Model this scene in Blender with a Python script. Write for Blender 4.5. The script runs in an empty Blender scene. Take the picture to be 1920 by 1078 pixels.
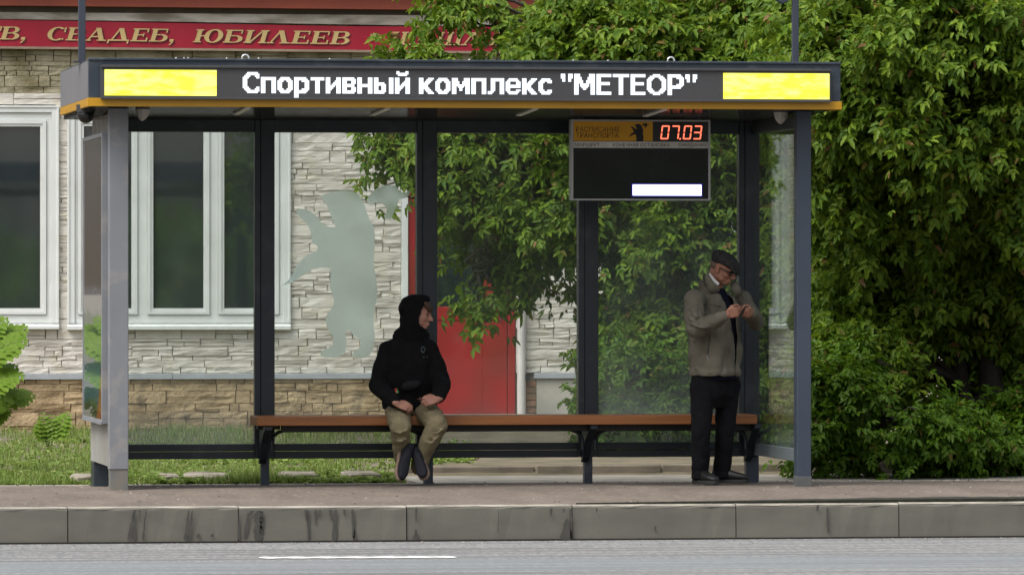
import bpy, bmesh, math, random
import numpy as np
from mathutils import Vector, Matrix, noise

# ------------------------------------------------------------------ camera, world, sun, exposure
S = bpy.context.scene
FPX, YAW, DIST, EYE, HORIZ = 11100.0, math.radians(9.0), 43.5, 1.518, 525.0
FWD = Vector((math.sin(YAW), math.cos(YAW), 0)); RGT = Vector((math.cos(YAW), -math.sin(YAW), 0))
CAM = Vector((0, 0, EYE)) - DIST * FWD
cam_data = bpy.data.cameras.new("camera"); cam = bpy.data.objects.new("camera", cam_data)
S.collection.objects.link(cam); S.camera = cam
cam.location = CAM; cam.rotation_euler = (math.pi / 2, 0, -YAW)
cam_data.sensor_width = 36.0; cam_data.lens = FPX / 1920 * 36.0
cam_data.shift_y = -(539.0 - HORIZ) / 1920
cam_data.clip_start = 0.5; cam_data.clip_end = 3000

world = bpy.data.worlds.new("World"); S.world = world; world.use_nodes = True
wn = world.node_tree; wn.nodes.clear()
SUN_EL, SUN_AZ = math.radians(56), math.radians(238)       # azimuth clockwise from +Y: from the left, camera side
sky = wn.nodes.new('ShaderNodeTexSky'); sky.sky_type = 'NISHITA'; sky.sun_disc = False
sky.sun_elevation = SUN_EL; sky.sun_rotation = SUN_AZ
sky.air_density = 1.0; sky.dust_density = 6.0; sky.ozone_density = 1.0
hs = wn.nodes.new('ShaderNodeHueSaturation'); hs.inputs['Saturation'].default_value = 0.35
bg = wn.nodes.new('ShaderNodeBackground'); bg.inputs['Strength'].default_value = 0.147
wo = wn.nodes.new('ShaderNodeOutputWorld')
# overcast: the zenith is brighter than the horizon
wt = wn.nodes.new('ShaderNodeTexCoord'); ws = wn.nodes.new('ShaderNodeSeparateXYZ'); wr = wn.nodes.new('ShaderNodeMapRange'); wm = wn.nodes.new('ShaderNodeMixRGB')
wm.blend_type = 'MULTIPLY'; wm.inputs[0].default_value = 1.0
wr.inputs['To Min'].default_value = 0.95; wr.inputs['To Max'].default_value = 1.35
wn.links.new(wt.outputs['Generated'], ws.inputs[0]); wn.links.new(ws.outputs['Z'], wr.inputs[0])
wn.links.new(sky.outputs[0], hs.inputs['Color']); wn.links.new(hs.outputs[0], wm.inputs[1]); wn.links.new(wr.outputs[0], wm.inputs[2]); wn.links.new(wm.outputs[0], bg.inputs['Color'])
wn.links.new(bg.outputs[0], wo.inputs['Surface'])
sun_data = bpy.data.lights.new("sun", 'SUN'); sun_data.energy = 1.15; sun_data.angle = math.radians(36)
sun_data.color = (1.0, 0.96, 0.9)
sun = bpy.data.objects.new("sun", sun_data); S.collection.objects.link(sun)
_sd = Vector((math.sin(SUN_AZ) * math.cos(SUN_EL), math.cos(SUN_AZ) * math.cos(SUN_EL), math.sin(SUN_EL)))
sun.rotation_euler = (-_sd).to_track_quat('-Z', 'Y').to_euler()
S.view_settings.view_transform = 'Standard'; S.view_settings.look = 'None'
S.view_settings.exposure = 0.5; S.view_settings.gamma = 1.0
S.cycles.max_bounces = 10; S.cycles.transparent_max_bounces = 24
S.cycles.caustics_reflective = False; S.cycles.caustics_refractive = False

# ------------------------------------------------------------------ measuring: photo pixel -> point on a vertical plane y = Y
def P(px, py, Y):
    d = FWD + RGT * ((px - 960) / FPX) + Vector((0, 0, 1)) * ((HORIZ - py) / FPX)
    return CAM + d * ((Y - CAM.y) / d.y)
def X(px, Y): return P(px, HORIZ, Y).x
def Z(py, Y, px=960): return P(px, py, Y).z
def m_per_px(Y): return (DIST + Y) / FPX
def PZ(px, py, z):                                           # on a level plane
    d = FWD + RGT * ((px - 960) / FPX) + Vector((0, 0, 1)) * ((HORIZ - py) / FPX)
    return CAM + d * ((z - CAM.z) / d.z)

# ------------------------------------------------------------------ materials
def lin(r, g, b):
    f = lambda v: v / 12.92 if v <= 0.04045 else ((v + 0.055) / 1.055) ** 2.4
    return (f(r / 255), f(g / 255), f(b / 255), 1)
def col4(c): return c if len(c) == 4 else (c[0], c[1], c[2], 1)
def M(name, col, rough=0.6, var=0.2, scale=6.0, bump=0.0, bscale=60.0, metal=0.0, col2=None, stretch=(1, 1, 1), spec=0.5,
      detail=6.0, lo=0.35, hi=0.65, trans=0.0, speck=None, speckscale=90.0, bstretch=(1, 1, 1), bdist=0.01):
    m = bpy.data.materials.new(name); m.use_nodes = True
    nt = m.node_tree; N = nt.nodes; L = nt.links
    b = N['Principled BSDF']
    col = col4(col)
    if col2 is None: col2 = tuple(c * (1 - var) for c in col[:3]) + (1,)
    tc = N.new('ShaderNodeTexCoord'); mp = N.new('ShaderNodeMapping'); mp.inputs['Scale'].default_value = stretch
    L.new(tc.outputs['Object'], mp.inputs['Vector'])
    nz = N.new('ShaderNodeTexNoise'); nz.inputs['Scale'].default_value = scale; nz.inputs['Detail'].default_value = detail
    L.new(mp.outputs[0], nz.inputs['Vector'])
    rp = N.new('ShaderNodeValToRGB'); rp.color_ramp.elements[0].position = lo; rp.color_ramp.elements[1].position = hi
    rp.color_ramp.elements[0].color = col; rp.color_ramp.elements[1].color = col4(col2)
    L.new(nz.outputs['Fac'], rp.inputs['Fac'])
    out = rp.outputs[0]
    if speck is not None:
        n2 = N.new('ShaderNodeTexNoise'); n2.inputs['Scale'].default_value = speckscale; n2.inputs['Detail'].default_value = 3
        L.new(mp.outputs[0], n2.inputs['Vector'])
        r2 = N.new('ShaderNodeValToRGB'); r2.color_ramp.elements[0].position = 0.55; r2.color_ramp.elements[1].position = 0.72
        L.new(n2.outputs['Fac'], r2.inputs['Fac'])
        mx = N.new('ShaderNodeMixRGB'); mx.inputs['Color2'].default_value = col4(speck)
        L.new(r2.outputs[0], mx.inputs['Fac']); L.new(out, mx.inputs['Color1']); out = mx.outputs[0]
    L.new(out, b.inputs['Base Color'])
    b.inputs['Roughness'].default_value = rough; b.inputs['Metallic'].default_value = metal
    b.inputs['Specular IOR Level'].default_value = spec
    if bump:
        mp2 = N.new('ShaderNodeMapping'); mp2.inputs['Scale'].default_value = bstretch
        L.new(tc.outputs['Object'], mp2.inputs['Vector'])
        nb = N.new('ShaderNodeTexNoise'); nb.inputs['Scale'].default_value = bscale; nb.inputs['Detail'].default_value = 5
        L.new(mp2.outputs[0], nb.inputs['Vector'])
        bp = N.new('ShaderNodeBump'); bp.inputs['Strength'].default_value = bump; bp.inputs['Distance'].default_value = bdist
        L.new(nb.outputs['Fac'], bp.inputs['Height']); L.new(bp.outputs[0], b.inputs['Normal'])
    return m
def emit(name, col, strength, lines=0.0, pitch=0.0114, var=0.0, col2=None):
    m = bpy.data.materials.new(name); m.use_nodes = True
    nt = m.node_tree; N = nt.nodes; L = nt.links
    b = N['Principled BSDF']; b.inputs['Base Color'].default_value = (0.02, 0.02, 0.02, 1)
    b.inputs['Emission Color'].default_value = col4(col); b.inputs['Emission Strength'].default_value = strength
    tc = N.new('ShaderNodeTexCoord')
    if col2 is not None:
        nz = N.new('ShaderNodeTexNoise'); nz.inputs['Scale'].default_value = 9; nz.inputs['Detail'].default_value = 4
        mp = N.new('ShaderNodeMapping'); mp.inputs['Scale'].default_value = (1, 1, 3); L.new(tc.outputs['Object'], mp.inputs[0])
        L.new(mp.outputs[0], nz.inputs['Vector'])
        mx = N.new('ShaderNodeMixRGB'); mx.inputs[1].default_value = col4(col); mx.inputs[2].default_value = col4(col2)
        rp = N.new('ShaderNodeValToRGB'); rp.color_ramp.elements[0].position = .4; rp.color_ramp.elements[1].position = .62
        L.new(nz.outputs['Fac'], rp.inputs[0]); L.new(rp.outputs[0], mx.inputs[0]); L.new(mx.outputs[0], b.inputs['Emission Color'])
    if lines:
        sp = N.new('ShaderNodeSeparateXYZ'); L.new(tc.outputs['Object'], sp.inputs[0])
        def tri(sock):
            a = N.new('ShaderNodeMath'); a.operation = 'MULTIPLY'; a.inputs[1].default_value = 2 * math.pi / pitch; L.new(sock, a.inputs[0])
            s = N.new('ShaderNodeMath'); s.operation = 'SINE'; L.new(a.outputs[0], s.inputs[0]); return s.outputs[0]
        a = N.new('ShaderNodeMath'); a.operation = 'MULTIPLY_ADD'; a.inputs[1].default_value = lines * strength; a.inputs[2].default_value = strength
        L.new(tri(sp.outputs['X']), a.inputs[0]); L.new(a.outputs[0], b.inputs['Emission Strength'])
    return m

PAINT = M('anthracite paint', lin(50, 59, 70), 0.42, 0.2, 2.2, 0.05, 60, spec=0.45, speck=lin(74, 80, 86), speckscale=7)
PAINT_DARK = M('anthracite frame paint', lin(36, 44, 52), 0.38, 0.2, 2.4, 0.05, 60, spec=0.45, speck=lin(54, 60, 66), speckscale=6)
LIGHT_GREY = M('light grey paint', lin(124, 127, 132), 0.45, 0.12, 2, 0.05, 60, speck=lin(140, 138, 136), speckscale=7)
ROOF_SIDE = M('sunlit roof side paint', lin(112, 112, 116), 0.5, 0.1, 3)  # paler than the fascia: light from the left is put into the colour
YELLOW = M('yellow trim paint', lin(186, 138, 22), 0.4, 0.1, 5)
WOODO = M('varnished bench wood', lin(164, 104, 56), 0.5, 0.3, 4, 0.15, 30, stretch=(0.35, 6, 6), bstretch=(.3, 8, 8))
SCREEN = M('dark led screen', lin(62, 62, 64), 0.55, 0.1, 40, 0.1, 500)
BLACKP = M('black plastic', lin(24, 25, 27), 0.45, 0.1, 10)
WHITEP = M('white plastic', lin(215, 213, 208), 0.4, 0.08, 10)
CONC = M('kerb concrete', (0.125, 0.118, 0.098, 1), 0.85, 0.22, 3.5, 0.35, 140, speck=(0.10, .095, .08), speckscale=160, bdist=.004, stretch=(.6, 1, 1.6))
CONC2 = M('old concrete', (0.30, 0.275, 0.225, 1), 0.9, 0.3, 5, 0.5, 60, speck=(0.16, .14, .11), speckscale=60)
WET = M('wet concrete stain', (0.058, 0.055, 0.047, 1), 0.6, 0.3, 14, 0.2, 140)
PAVE = M('dusty pavement asphalt', (0.150, 0.121, 0.097, 1), 0.9, 0.3, 1.6, 0.5, 160, speck=(0.21, .18, .145), speckscale=14, stretch=(1.6, .5, 1), bdist=.006)
METAL = M('galvanised steel', lin(150, 152, 155), 0.35, 0.2, 10, metal=0.8)
HOODIE = M('black cotton', (0.009, 0.009, 0.010, 1), 0.95, 0.3, 20, 0.3, 250, spec=0.15)
FLASH = M('grey flashing', lin(150, 156, 160), 0.5, 0.15, 4)
PVC = M('white window plastic', lin(212, 216, 214), 0.4, 0.1, 3, col2=lin(203, 207, 204))
WINGLASS = M('window glass', (0.030, 0.038, 0.038, 1), 0.04, 0.2, 2, spec=1.0)
_w = WINGLASS.node_tree.nodes['Principled BSDF']; _w.inputs['Coat Weight'].default_value = 1.0; _w.inputs['Coat IOR'].default_value = 3.3; _w.inputs['Coat Tint'].default_value = (.9, .97, 1, 1); _w.inputs['Coat Roughness'].default_value = 0.03
REDP = M('red door paint', lin(150, 15, 15), 0.5, 0.3, 2.2, 0.1, 20, col2=lin(126, 32, 20), stretch=(1, 1, 0.7))

def glass_mat(name, dust_haze, haze_col, low=None, tint=(0.93, 0.96, 0.95), bump=0.0):
    m = bpy.data.materials.new(name); m.use_nodes = True
    nt = m.node_tree; N = nt.nodes; L = nt.links; N.clear()
    out = N.new('ShaderNodeOutputMaterial'); tr = N.new('ShaderNodeBsdfTransparent'); tr.inputs[0].default_value = tint + (1,)
    gl = N.new('ShaderNodeBsdfGlossy'); gl.inputs['Roughness'].default_value = 0.015
    geo = N.new('ShaderNodeNewGeometry')
    dt = N.new('ShaderNodeVectorMath'); dt.operation = 'DOT_PRODUCT'
    L.new(geo.outputs['Incoming'], dt.inputs[0]); L.new(geo.outputs['Normal'], dt.inputs[1])
    ab = N.new('ShaderNodeMath'); ab.operation = 'ABSOLUTE'; L.new(dt.outputs['Value'], ab.inputs[0])
    om = N.new('ShaderNodeMath'); om.operation = 'SUBTRACT'; om.inputs[0].default_value = 1; L.new(ab.outputs[0], om.inputs[1])
    pw = N.new('ShaderNodeMath'); pw.operation = 'POWER'; pw.inputs[1].default_value = 5; L.new(om.outputs[0], pw.inputs[0])
    fr = N.new('ShaderNodeMath'); fr.operation = 'MULTIPLY_ADD'; fr.inputs[1].default_value = 0.96; fr.inputs[2].default_value = 0.03; L.new(pw.outputs[0], fr.inputs[0])
    m1 = N.new('ShaderNodeMixShader'); L.new(fr.outputs[0], m1.inputs[0]); L.new(tr.outputs[0], m1.inputs[1]); L.new(gl.outputs[0], m1.inputs[2])
    df = N.new('ShaderNodeBsdfDiffuse'); df.inputs[0].default_value = col4(haze_col)
    tc = N.new('ShaderNodeTexCoord'); nz = N.new('ShaderNodeTexNoise'); nz.inputs['Scale'].default_value = 3.0; nz.inputs['Detail'].default_value = 8
    L.new(tc.outputs['Object'], nz.inputs['Vector'])
    dm = N.new('ShaderNodeMath'); dm.operation = 'MULTIPLY'; dm.inputs[1].default_value = dust_haze * 2; L.new(nz.outputs['Fac'], dm.inputs[0])
    fac = dm.outputs[0]
    if low:                                                   # splash dirt that climbs up from the bottom rail
        sp = N.new('ShaderNodeSeparateXYZ'); L.new(tc.outputs['Object'], sp.inputs[0])
        mr = N.new('ShaderNodeMapRange'); mr.inputs['From Min'].default_value = low[0]; mr.inputs['From Max'].default_value = low[1]
        mr.inputs['To Min'].default_value = low[2]; mr.inputs['To Max'].default_value = 0; mr.interpolation_type = 'SMOOTHERSTEP'
        L.new(sp.outputs['Z'], mr.inputs[0])
        mu = N.new('ShaderNodeMath'); mu.operation = 'MULTIPLY'; L.new(mr.outputs[0], mu.inputs[0])
        n2 = N.new('ShaderNodeMath'); n2.operation = 'ADD'; n2.inputs[1].default_value = 0.5; L.new(nz.outputs['Fac'], n2.inputs[0]); L.new(n2.outputs[0], mu.inputs[1])
        ad = N.new('ShaderNodeMath'); ad.operation = 'ADD'; L.new(fac, ad.inputs[0]); L.new(mu.outputs[0], ad.inputs[1]); fac = ad.outputs[0]
    if bump:
        nb = N.new('ShaderNodeTexNoise'); nb.inputs['Scale'].default_value = 2.2; nb.inputs['Detail'].default_value = 1
        L.new(tc.outputs['Object'], nb.inputs['Vector'])
        bp = N.new('ShaderNodeBump'); bp.inputs['Strength'].default_value = bump; bp.inputs['Distance'].default_value = 0.01
        L.new(nb.outputs['Fac'], bp.inputs['Height']); L.new(bp.outputs[0], gl.inputs['Normal'])
    m2 = N.new('ShaderNodeMixShader'); L.new(fac, m2.inputs[0]); L.new(m1.outputs[0], m2.inputs[1]); L.new(df.outputs[0], m2.inputs[2])
    L.new(m2.outputs[0], out.inputs['Surface'])
    return m

# ------------------------------------------------------------------ objects: helpers
ORIG = {}
def origin(o): return ORIG.get(o.name, Vector((0, 0, 0)))
def tag(o, label=None, cat=None, group=None, kind=None):
    if label: o['label'] = label
    if cat: o['category'] = cat
    if group: o['group'] = group
    if kind: o['kind'] = kind
    return o
def empty(name, loc, label, cat, group=None):
    o = bpy.data.objects.new(name, None); o.empty_display_size = 0.1; S.collection.objects.link(o)
    o.location = loc; ORIG[o.name] = Vector(loc)
    return tag(o, label, cat, group)
def link_mesh(name, me, parent=None, loc=None):
    o = bpy.data.objects.new(name, me); S.collection.objects.link(o)
    if parent is not None:
        o.parent = parent; ORIG[o.name] = origin(parent)
    elif loc is not None:
        o.location = loc; ORIG[o.name] = Vector(loc)
    return o

class MB:
    def __init__(self, xf=None): self.v = []; self.f = []; self.mi = []; self.xf = xf; self.cur = 0
    def add(self, vs, fs, mi=None):
        n = len(self.v)
        if self.xf: vs = [self.xf(*p) for p in vs]
        self.v += [tuple(p) for p in vs]; self.f += [tuple(i + n for i in f) for f in fs]; self.mi += [self.cur if mi is None else mi] * len(fs)
        return self
    def box(self, x0, x1, y0, y1, z0, z1, mi=None):
        if x0 > x1: x0, x1 = x1, x0
        if y0 > y1: y0, y1 = y1, y0
        if z0 > z1: z0, z1 = z1, z0
        vs = [(x0, y0, z0), (x1, y0, z0), (x1, y1, z0), (x0, y1, z0), (x0, y0, z1), (x1, y0, z1), (x1, y1, z1), (x0, y1, z1)]
        return self.add(vs, [(3, 2, 1, 0), (4, 5, 6, 7), (0, 1, 5, 4), (1, 2, 6, 5), (2, 3, 7, 6), (3, 0, 4, 7)], mi)
    def prism(self, poly, fn, d0, d1, mi=None):               # poly of (a, b); fn(a, b, d) -> xyz
        n = len(poly)
        vs = [fn(a, b, d0) for a, b in poly] + [fn(a, b, d1) for a, b in poly]
        fs = [tuple(range(n)), tuple(range(2 * n - 1, n - 1, -1))] + [(i, n + i, n + (i + 1) % n, (i + 1) % n) for i in range(n)]
        return self.add(vs, fs, mi)
    def tube(self, pts, rad, seg=8, mi=None):
        pts = [Vector(p) for p in pts]
        if not hasattr(rad, '__len__'): rad = [rad] * len(pts)
        vs, fs = [], []
        up = Vector((0, 0, 1))
        for i, p in enumerate(pts):
            d = (pts[min(i + 1, len(pts) - 1)] - pts[max(i - 1, 0)]).normalized()
            a = d.cross(up if abs(d.z) < 0.95 else Vector((1, 0, 0))).normalized(); b = a.cross(d).normalized()
            for k in range(seg):
                t = 2 * math.pi * k / seg
                vs.append(p + (a * math.cos(t) + b * math.sin(t)) * rad[i])
        for i in range(len(pts) - 1):
            for k in range(seg):
                fs.append((i * seg + k, i * seg + (k + 1) % seg, (i + 1) * seg + (k + 1) % seg, (i + 1) * seg + k))
        fs.append(tuple(range(seg - 1, -1, -1))); fs.append(tuple((len(pts) - 1) * seg + k for k in range(seg)))
        return self.add(vs, fs, mi)
    def sphere(self, c, r, seg=16, rings=10, zmin=-1.0, mi=None):
        r = r if hasattr(r, '__len__') else (r, r, r)
        vs, fs = [], []
        for i in range(rings + 1):
            t = -math.pi / 2 + math.pi * i / rings
            for k in range(seg):
                a = 2 * math.pi * k / seg
                vs.append((c[0] + r[0] * math.cos(t) * math.cos(a), c[1] + r[1] * math.cos(t) * math.sin(a), c[2] + r[2] * max(math.sin(t), zmin)))
        for i in range(rings):
            for k in range(seg):
                fs.append((i * seg + k, i * seg + (k + 1) % seg, (i + 1) * seg + (k + 1) % seg, (i + 1) * seg + k))
        return self.add(vs, fs, mi)
    def build(self, name, mats, parent=None, smooth=False, bevel=0.0, seg=2, loc=None, fix=True):
        if not isinstance(mats, (list, tuple)): mats = [mats]
        off = origin(parent) if parent is not None else (Vector(loc) if loc is not None else Vector((0, 0, 0)))
        me = bpy.data.meshes.new(name)
        me.from_pydata([(p[0] - off[0], p[1] - off[1], p[2] - off[2]) for p in self.v], [], self.f)
        for m in mats: me.materials.append(m)
        me.polygons.foreach_set('material_index', self.mi)
        if fix:
            bm = bmesh.new(); bm.from_mesh(me); bmesh.ops.recalc_face_normals(bm, faces=bm.faces); bm.to_mesh(me); bm.free()
        if smooth: me.polygons.foreach_set('use_smooth', [True] * len(me.polygons))
        me.update()
        o = link_mesh(name, me, parent, loc)
        if bevel:
            b = o.modifiers.new('bevel', 'BEVEL'); b.width = bevel; b.segments = seg; b.limit_method = 'ANGLE'; b.angle_limit = math.radians(40)
        return o

# ------------------------------------------------------------------ writing: outlines of a string, and the same string on a dot matrix
def text_tris(s, sp=1.0):
    cu = bpy.data.curves.new('t', 'FONT'); cu.body = s; cu.resolution_u = 4; cu.space_character = sp
    ob = bpy.data.objects.new('t', cu); S.collection.objects.link(ob)
    bpy.context.view_layer.update()
    me = bpy.data.meshes.new_from_object(ob.evaluated_get(bpy.context.evaluated_depsgraph_get()))
    me.calc_loop_triangles()
    v = np.array([q.co[:2] for q in me.vertices]); t = np.array([tr.vertices[:] for tr in me.loop_triangles])
    bpy.data.objects.remove(ob); bpy.data.curves.remove(cu); bpy.data.meshes.remove(me)
    return v, t
def text_into(mb, s, x0, x1, z0, z1, fn, mi=None, cap=False):
    """writes s stretched into the box; fn(a, b) -> xyz"""
    v, t = text_tris(s)
    lo, hi = v.min(0), v.max(0)
    vs = [fn(x0 + (p[0] - lo[0]) / (hi[0] - lo[0]) * (x1 - x0), z0 + (p[1] - lo[1]) / (hi[1] - lo[1]) * (z1 - z0)) for p in v]
    mb.add(vs, [tuple(int(i) for i in q) for q in t], mi)
A_ = lambda *r: list(r)
LED = {   # dot-matrix capitals (13 rows) and small letters (10 rows; the short i has 4 rows above, the er 3 below)
 'п': A_('##########', '##########') + ['###....###'] * 8,
 'о': A_('..######..', '.########.', '####..####') + ['###....###'] * 4 + ['####..####', '.########.', '..######..'],
 'р': A_('########..', '#########.', '###..#####') + ['###....###'] * 4 + ['###..#####', '#########.', '########..'] + ['###.......'] * 3,
 'т': A_('#########', '#########') + ['...###...'] * 8,
 'и': A_('###....###', '###....###', '###...####', '###..#####', '###.######', '######.###', '#####..###', '####...###', '###....###', '###....###'),
 'в': A_('########.', '#########', '###...###', '###...###', '########.', '########.', '###...###', '###...###', '#########', '########.'),
 'н': ['###....###'] * 4 + ['##########'] * 2 + ['###....###'] * 4,
 'ы': ['###.......###'] * 3 + ['#######...###', '########..###'] + ['###..###..###'] * 3 + ['########..###', '#######...###'],
 'к': A_('###...####', '###..####.', '###.####..', '#######...', '######....', '######....', '#######...', '###.####..', '###..####.', '###...####'),
 'м': A_('####....####', '####....####', '#####..#####', '#####..#####', '############', '###.####.###', '###..##..###', '###..##..###', '###......###', '###......###'),
 'л': A_('..#########', '..#########') + ['..###...###'] * 6 + ['####....###', '###.....###'],
 'е': A_('..######..', '.########.', '###....###', '###....###', '##########', '##########', '###.......', '###....###', '.########.', '..######..'),
 'с': A_('..######.', '.########', '####..###') + ['###......'] * 4 + ['####..###', '.########', '..######.'],
 '"': ['###..###'] * 3 + ['.##..##.', '.##..##.'] + ['........'] * 8,
 'С': A_('...#######.', '..#########', '.####...###', '####.....##') + ['###........'] * 5 + ['####.....##', '.####...###', '..#########', '...#######.'],
 'М': A_('####......####', '####......####', '#####....#####', '#####....#####', '######..######', '######..######', '###.######.###', '###.######.###', '###..####..###', '###...##...###') + ['###........###'] * 3,
 'Е': ['##########'] * 2 + ['###.......'] * 3 + ['#########.'] * 2 + ['###.......'] * 4 + ['##########'] * 2,
 'Т': ['###########'] * 2 + ['....###....'] * 11,
 'О': A_('....#####....', '..#########..', '.####...####.', '####.....####') + ['###.......###'] * 5 + ['####.....####', '.####...####.', '..#########..', '....#####....'],
 'Р': A_('#########..', '##########.', '###...#####') + ['###.....###'] * 3 + ['###...#####', '##########.', '#########..'] + ['###........'] * 4,
 ' ': ['....']}
LED['й'] = ['.##....##.', '.########.', '..######..', '..........'] + LED['и']
def led_dots(s):
    """(column, row above the baseline) of every lit dot"""
    out = []; x = 0
    for ch in s:
        g = LED[ch]; below = 3 if ch == 'р' else 0
        for r, row in enumerate(g):
            for c, v in enumerate(row):
                if v == '#': out.append((x + c, len(g) - 1 - r - below))
        x += len(g[0]) + 1
    return out, x - 1

def film_mat(name, col, keep=0.25):
    """frosted sticker: passes the light behind it on, blurred, and scatters some from the front"""
    m = bpy.data.materials.new(name); m.use_nodes = True
    nt = m.node_tree; N = nt.nodes; L = nt.links; N.clear()
    out = N.new('ShaderNodeOutputMaterial'); df = N.new('ShaderNodeBsdfDiffuse'); rf = N.new('ShaderNodeBsdfRefraction')
    rf.inputs['Roughness'].default_value = .24; rf.inputs['IOR'].default_value = 1.09; rf.inputs['Color'].default_value = (.91, .99, 1, 1)
    tc = N.new('ShaderNodeTexCoord'); nz = N.new('ShaderNodeTexNoise'); nz.inputs['Scale'].default_value = 26; L.new(tc.outputs['Object'], nz.inputs['Vector'])
    rp = N.new('ShaderNodeValToRGB'); rp.color_ramp.elements[0].position = .62; rp.color_ramp.elements[1].position = .72
    rp.color_ramp.elements[0].color = col4(col); rp.color_ramp.elements[1].color = tuple(c * .9 for c in col[:3]) + (1,)
    L.new(nz.outputs['Fac'], rp.inputs[0]); L.new(rp.outputs[0], df.inputs[0])
    b = N.new('ShaderNodeMixShader'); b.inputs[0].default_value = keep; L.new(rf.outputs[0], b.inputs[1]); L.new(df.outputs[0], b.inputs[2])
    L.new(b.outputs[0], out.inputs['Surface']); return m

def soffit_mat():
    m = bpy.data.materials.new('glossy soffit sheet'); m.use_nodes = True; nt = m.node_tree; N = nt.nodes; L = nt.links; N.clear()
    o = N.new('ShaderNodeOutputMaterial'); d = N.new('ShaderNodeBsdfDiffuse'); g = N.new('ShaderNodeBsdfGlossy'); x = N.new('ShaderNodeMixShader')
    tc = N.new('ShaderNodeTexCoord'); nz = N.new('ShaderNodeTexNoise'); nz.inputs['Scale'].default_value = 3; L.new(tc.outputs['Object'], nz.inputs[0])
    rp = N.new('ShaderNodeValToRGB'); rp.color_ramp.elements[0].color = lin(48, 51, 51); rp.color_ramp.elements[1].color = lin(62, 65, 64); L.new(nz.outputs['Fac'], rp.inputs[0]); L.new(rp.outputs[0], d.inputs[0])
    g.inputs['Roughness'].default_value = .1; x.inputs[0].default_value = .2
    L.new(d.outputs[0], x.inputs[1]); L.new(g.outputs[0], x.inputs[2]); L.new(x.outputs[0], o.inputs[0]); return m
# ------------------------------------------------------------------ the setting: ground, road, kerb, pavement, verge
random.seed(5); np.random.seed(5)
ROADZ = -0.235
KERBY = -3.62
mb = MB(); mb.add([(-700, -700, -0.36), (700, -700, -0.36), (700, 700, -0.36), (-700, 700, -0.36)], [(0, 1, 2, 3)])
tag(mb.build('ground', M('dull soil', (0.12, 0.11, 0.08, 1), 0.95, 0.3, 0.5)), kind='structure')

ROAD = M('worn road asphalt', (0.185, 0.185, 0.18, 1), 0.75, 0.25, 1.0, 0.4, 220, col2=(0.14, 0.14, 0.14, 1), stretch=(0.10, 2.2, 1), bdist=.004)
def _road_nodes(m):
    # lateral wear bands: the wheel-polished strip is bluer and smoother
    nt = m.node_tree; N = nt.nodes; L = nt.links; b = N['Principled BSDF']
    tc = N.new('ShaderNodeTexCoord'); sp = N.new('ShaderNodeSeparateXYZ'); L.new(tc.outputs['Object'], sp.inputs[0])
    nz = N.new('ShaderNodeTexNoise'); nz.inputs['Scale'].default_value = 0.5; L.new(tc.outputs['Object'], nz.inputs['Vector'])
    ad = N.new('ShaderNodeMath'); ad.operation = 'MULTIPLY_ADD'; ad.inputs[1].default_value = 0.35; L.new(nz.outputs['Fac'], ad.inputs[0]); L.new(sp.outputs['Y'], ad.inputs[2])
    rp = N.new('ShaderNodeValToRGB')
    mr = N.new('ShaderNodeMapRange'); mr.inputs['From Min'].default_value = -9.5; mr.inputs['From Max'].default_value = -3.5
    L.new(ad.outputs[0], mr.inputs[0]); L.new(mr.outputs[0], rp.inputs[0])
    e = rp.color_ramp.elements; e[0].position = 0.0; e[0].color = (0.35,) * 3 + (1,); e[1].position = 1.0; e[1].color = (0.25,) * 3 + (1,)
    for pos, v in ((0.30, .2), (0.37, .9), (0.56, 1.0), (0.60, .2), (0.80, .0), (0.9, .3)):
        q = e.new(pos); q.color = (v, v, v, 1)
    src = b.inputs['Base Color'].links[0].from_socket
    # coarse grain and drawn-out tyre streaks
    for sc, lo_, hi_, c2, amt in (((34, 7, 1), .42, .62, (.30, .30, .29, 1), .7), ((.25, 11, 1), .45, .6, (.085, .083, .083, 1), .85), ((26, 5, 1), .60, .70, (.12, .12, .12, 1), .6)):
        mp = N.new('ShaderNodeMapping'); mp.inputs['Scale'].default_value = sc; L.new(tc.outputs['Object'], mp.inputs[0])
        n3 = N.new('ShaderNodeTexNoise'); n3.inputs['Scale'].default_value = 1.0; n3.inputs['Detail'].default_value = 4; L.new(mp.outputs[0], n3.inputs['Vector'])
        r3 = N.new('ShaderNodeMapRange'); r3.inputs['From Min'].default_value = lo_; r3.inputs['From Max'].default_value = hi_; r3.inputs['To Max'].default_value = amt; L.new(n3.outputs['Fac'], r3.inputs[0])
        m3 = N.new('ShaderNodeMixRGB'); m3.inputs[2].default_value = c2; L.new(r3.outputs[0], m3.inputs[0]); L.new(src, m3.inputs[1]); src = m3.outputs[0]
    mx = N.new('ShaderNodeMixRGB'); mx.inputs[2].default_value = (0.160, 0.182, 0.192, 1)
    hm = N.new('ShaderNodeMath'); hm.operation = 'MULTIPLY'; hm.inputs[1].default_value = .62; L.new(rp.outputs[0], hm.inputs[0]); L.new(hm.outputs[0], mx.inputs[0]); L.new(src, mx.inputs[1]); L.new(mx.outputs[0], b.inputs['Base Color'])
_road_nodes(ROAD)
mb = MB(); mb.add([(-250, -31, ROADZ), (250, -31, ROADZ), (250, KERBY + 0.1, ROADZ), (-250, KERBY + 0.1, ROADZ)], [(0, 1, 2, 3)])
tag(mb.build('road', ROAD), kind='structure')
mb = MB(); p0, p1 = PZ(486, 1046, ROADZ), PZ(855, 1044.5, ROADZ)
n = 24; vs = []
for i in range(n + 1):
    t = i / n; x = p0.x + (p1.x - p0.x) * t; y = p0.y + (p1.y - p0.y) * t; w = 0.13 * (0.75 + 0.25 * math.sin(i * 1.7)) * (0.5 if i in (0, n) else 1)
    vs += [(x, y - w, ROADZ + .004), (x, y + w, ROADZ + .004)]
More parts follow.
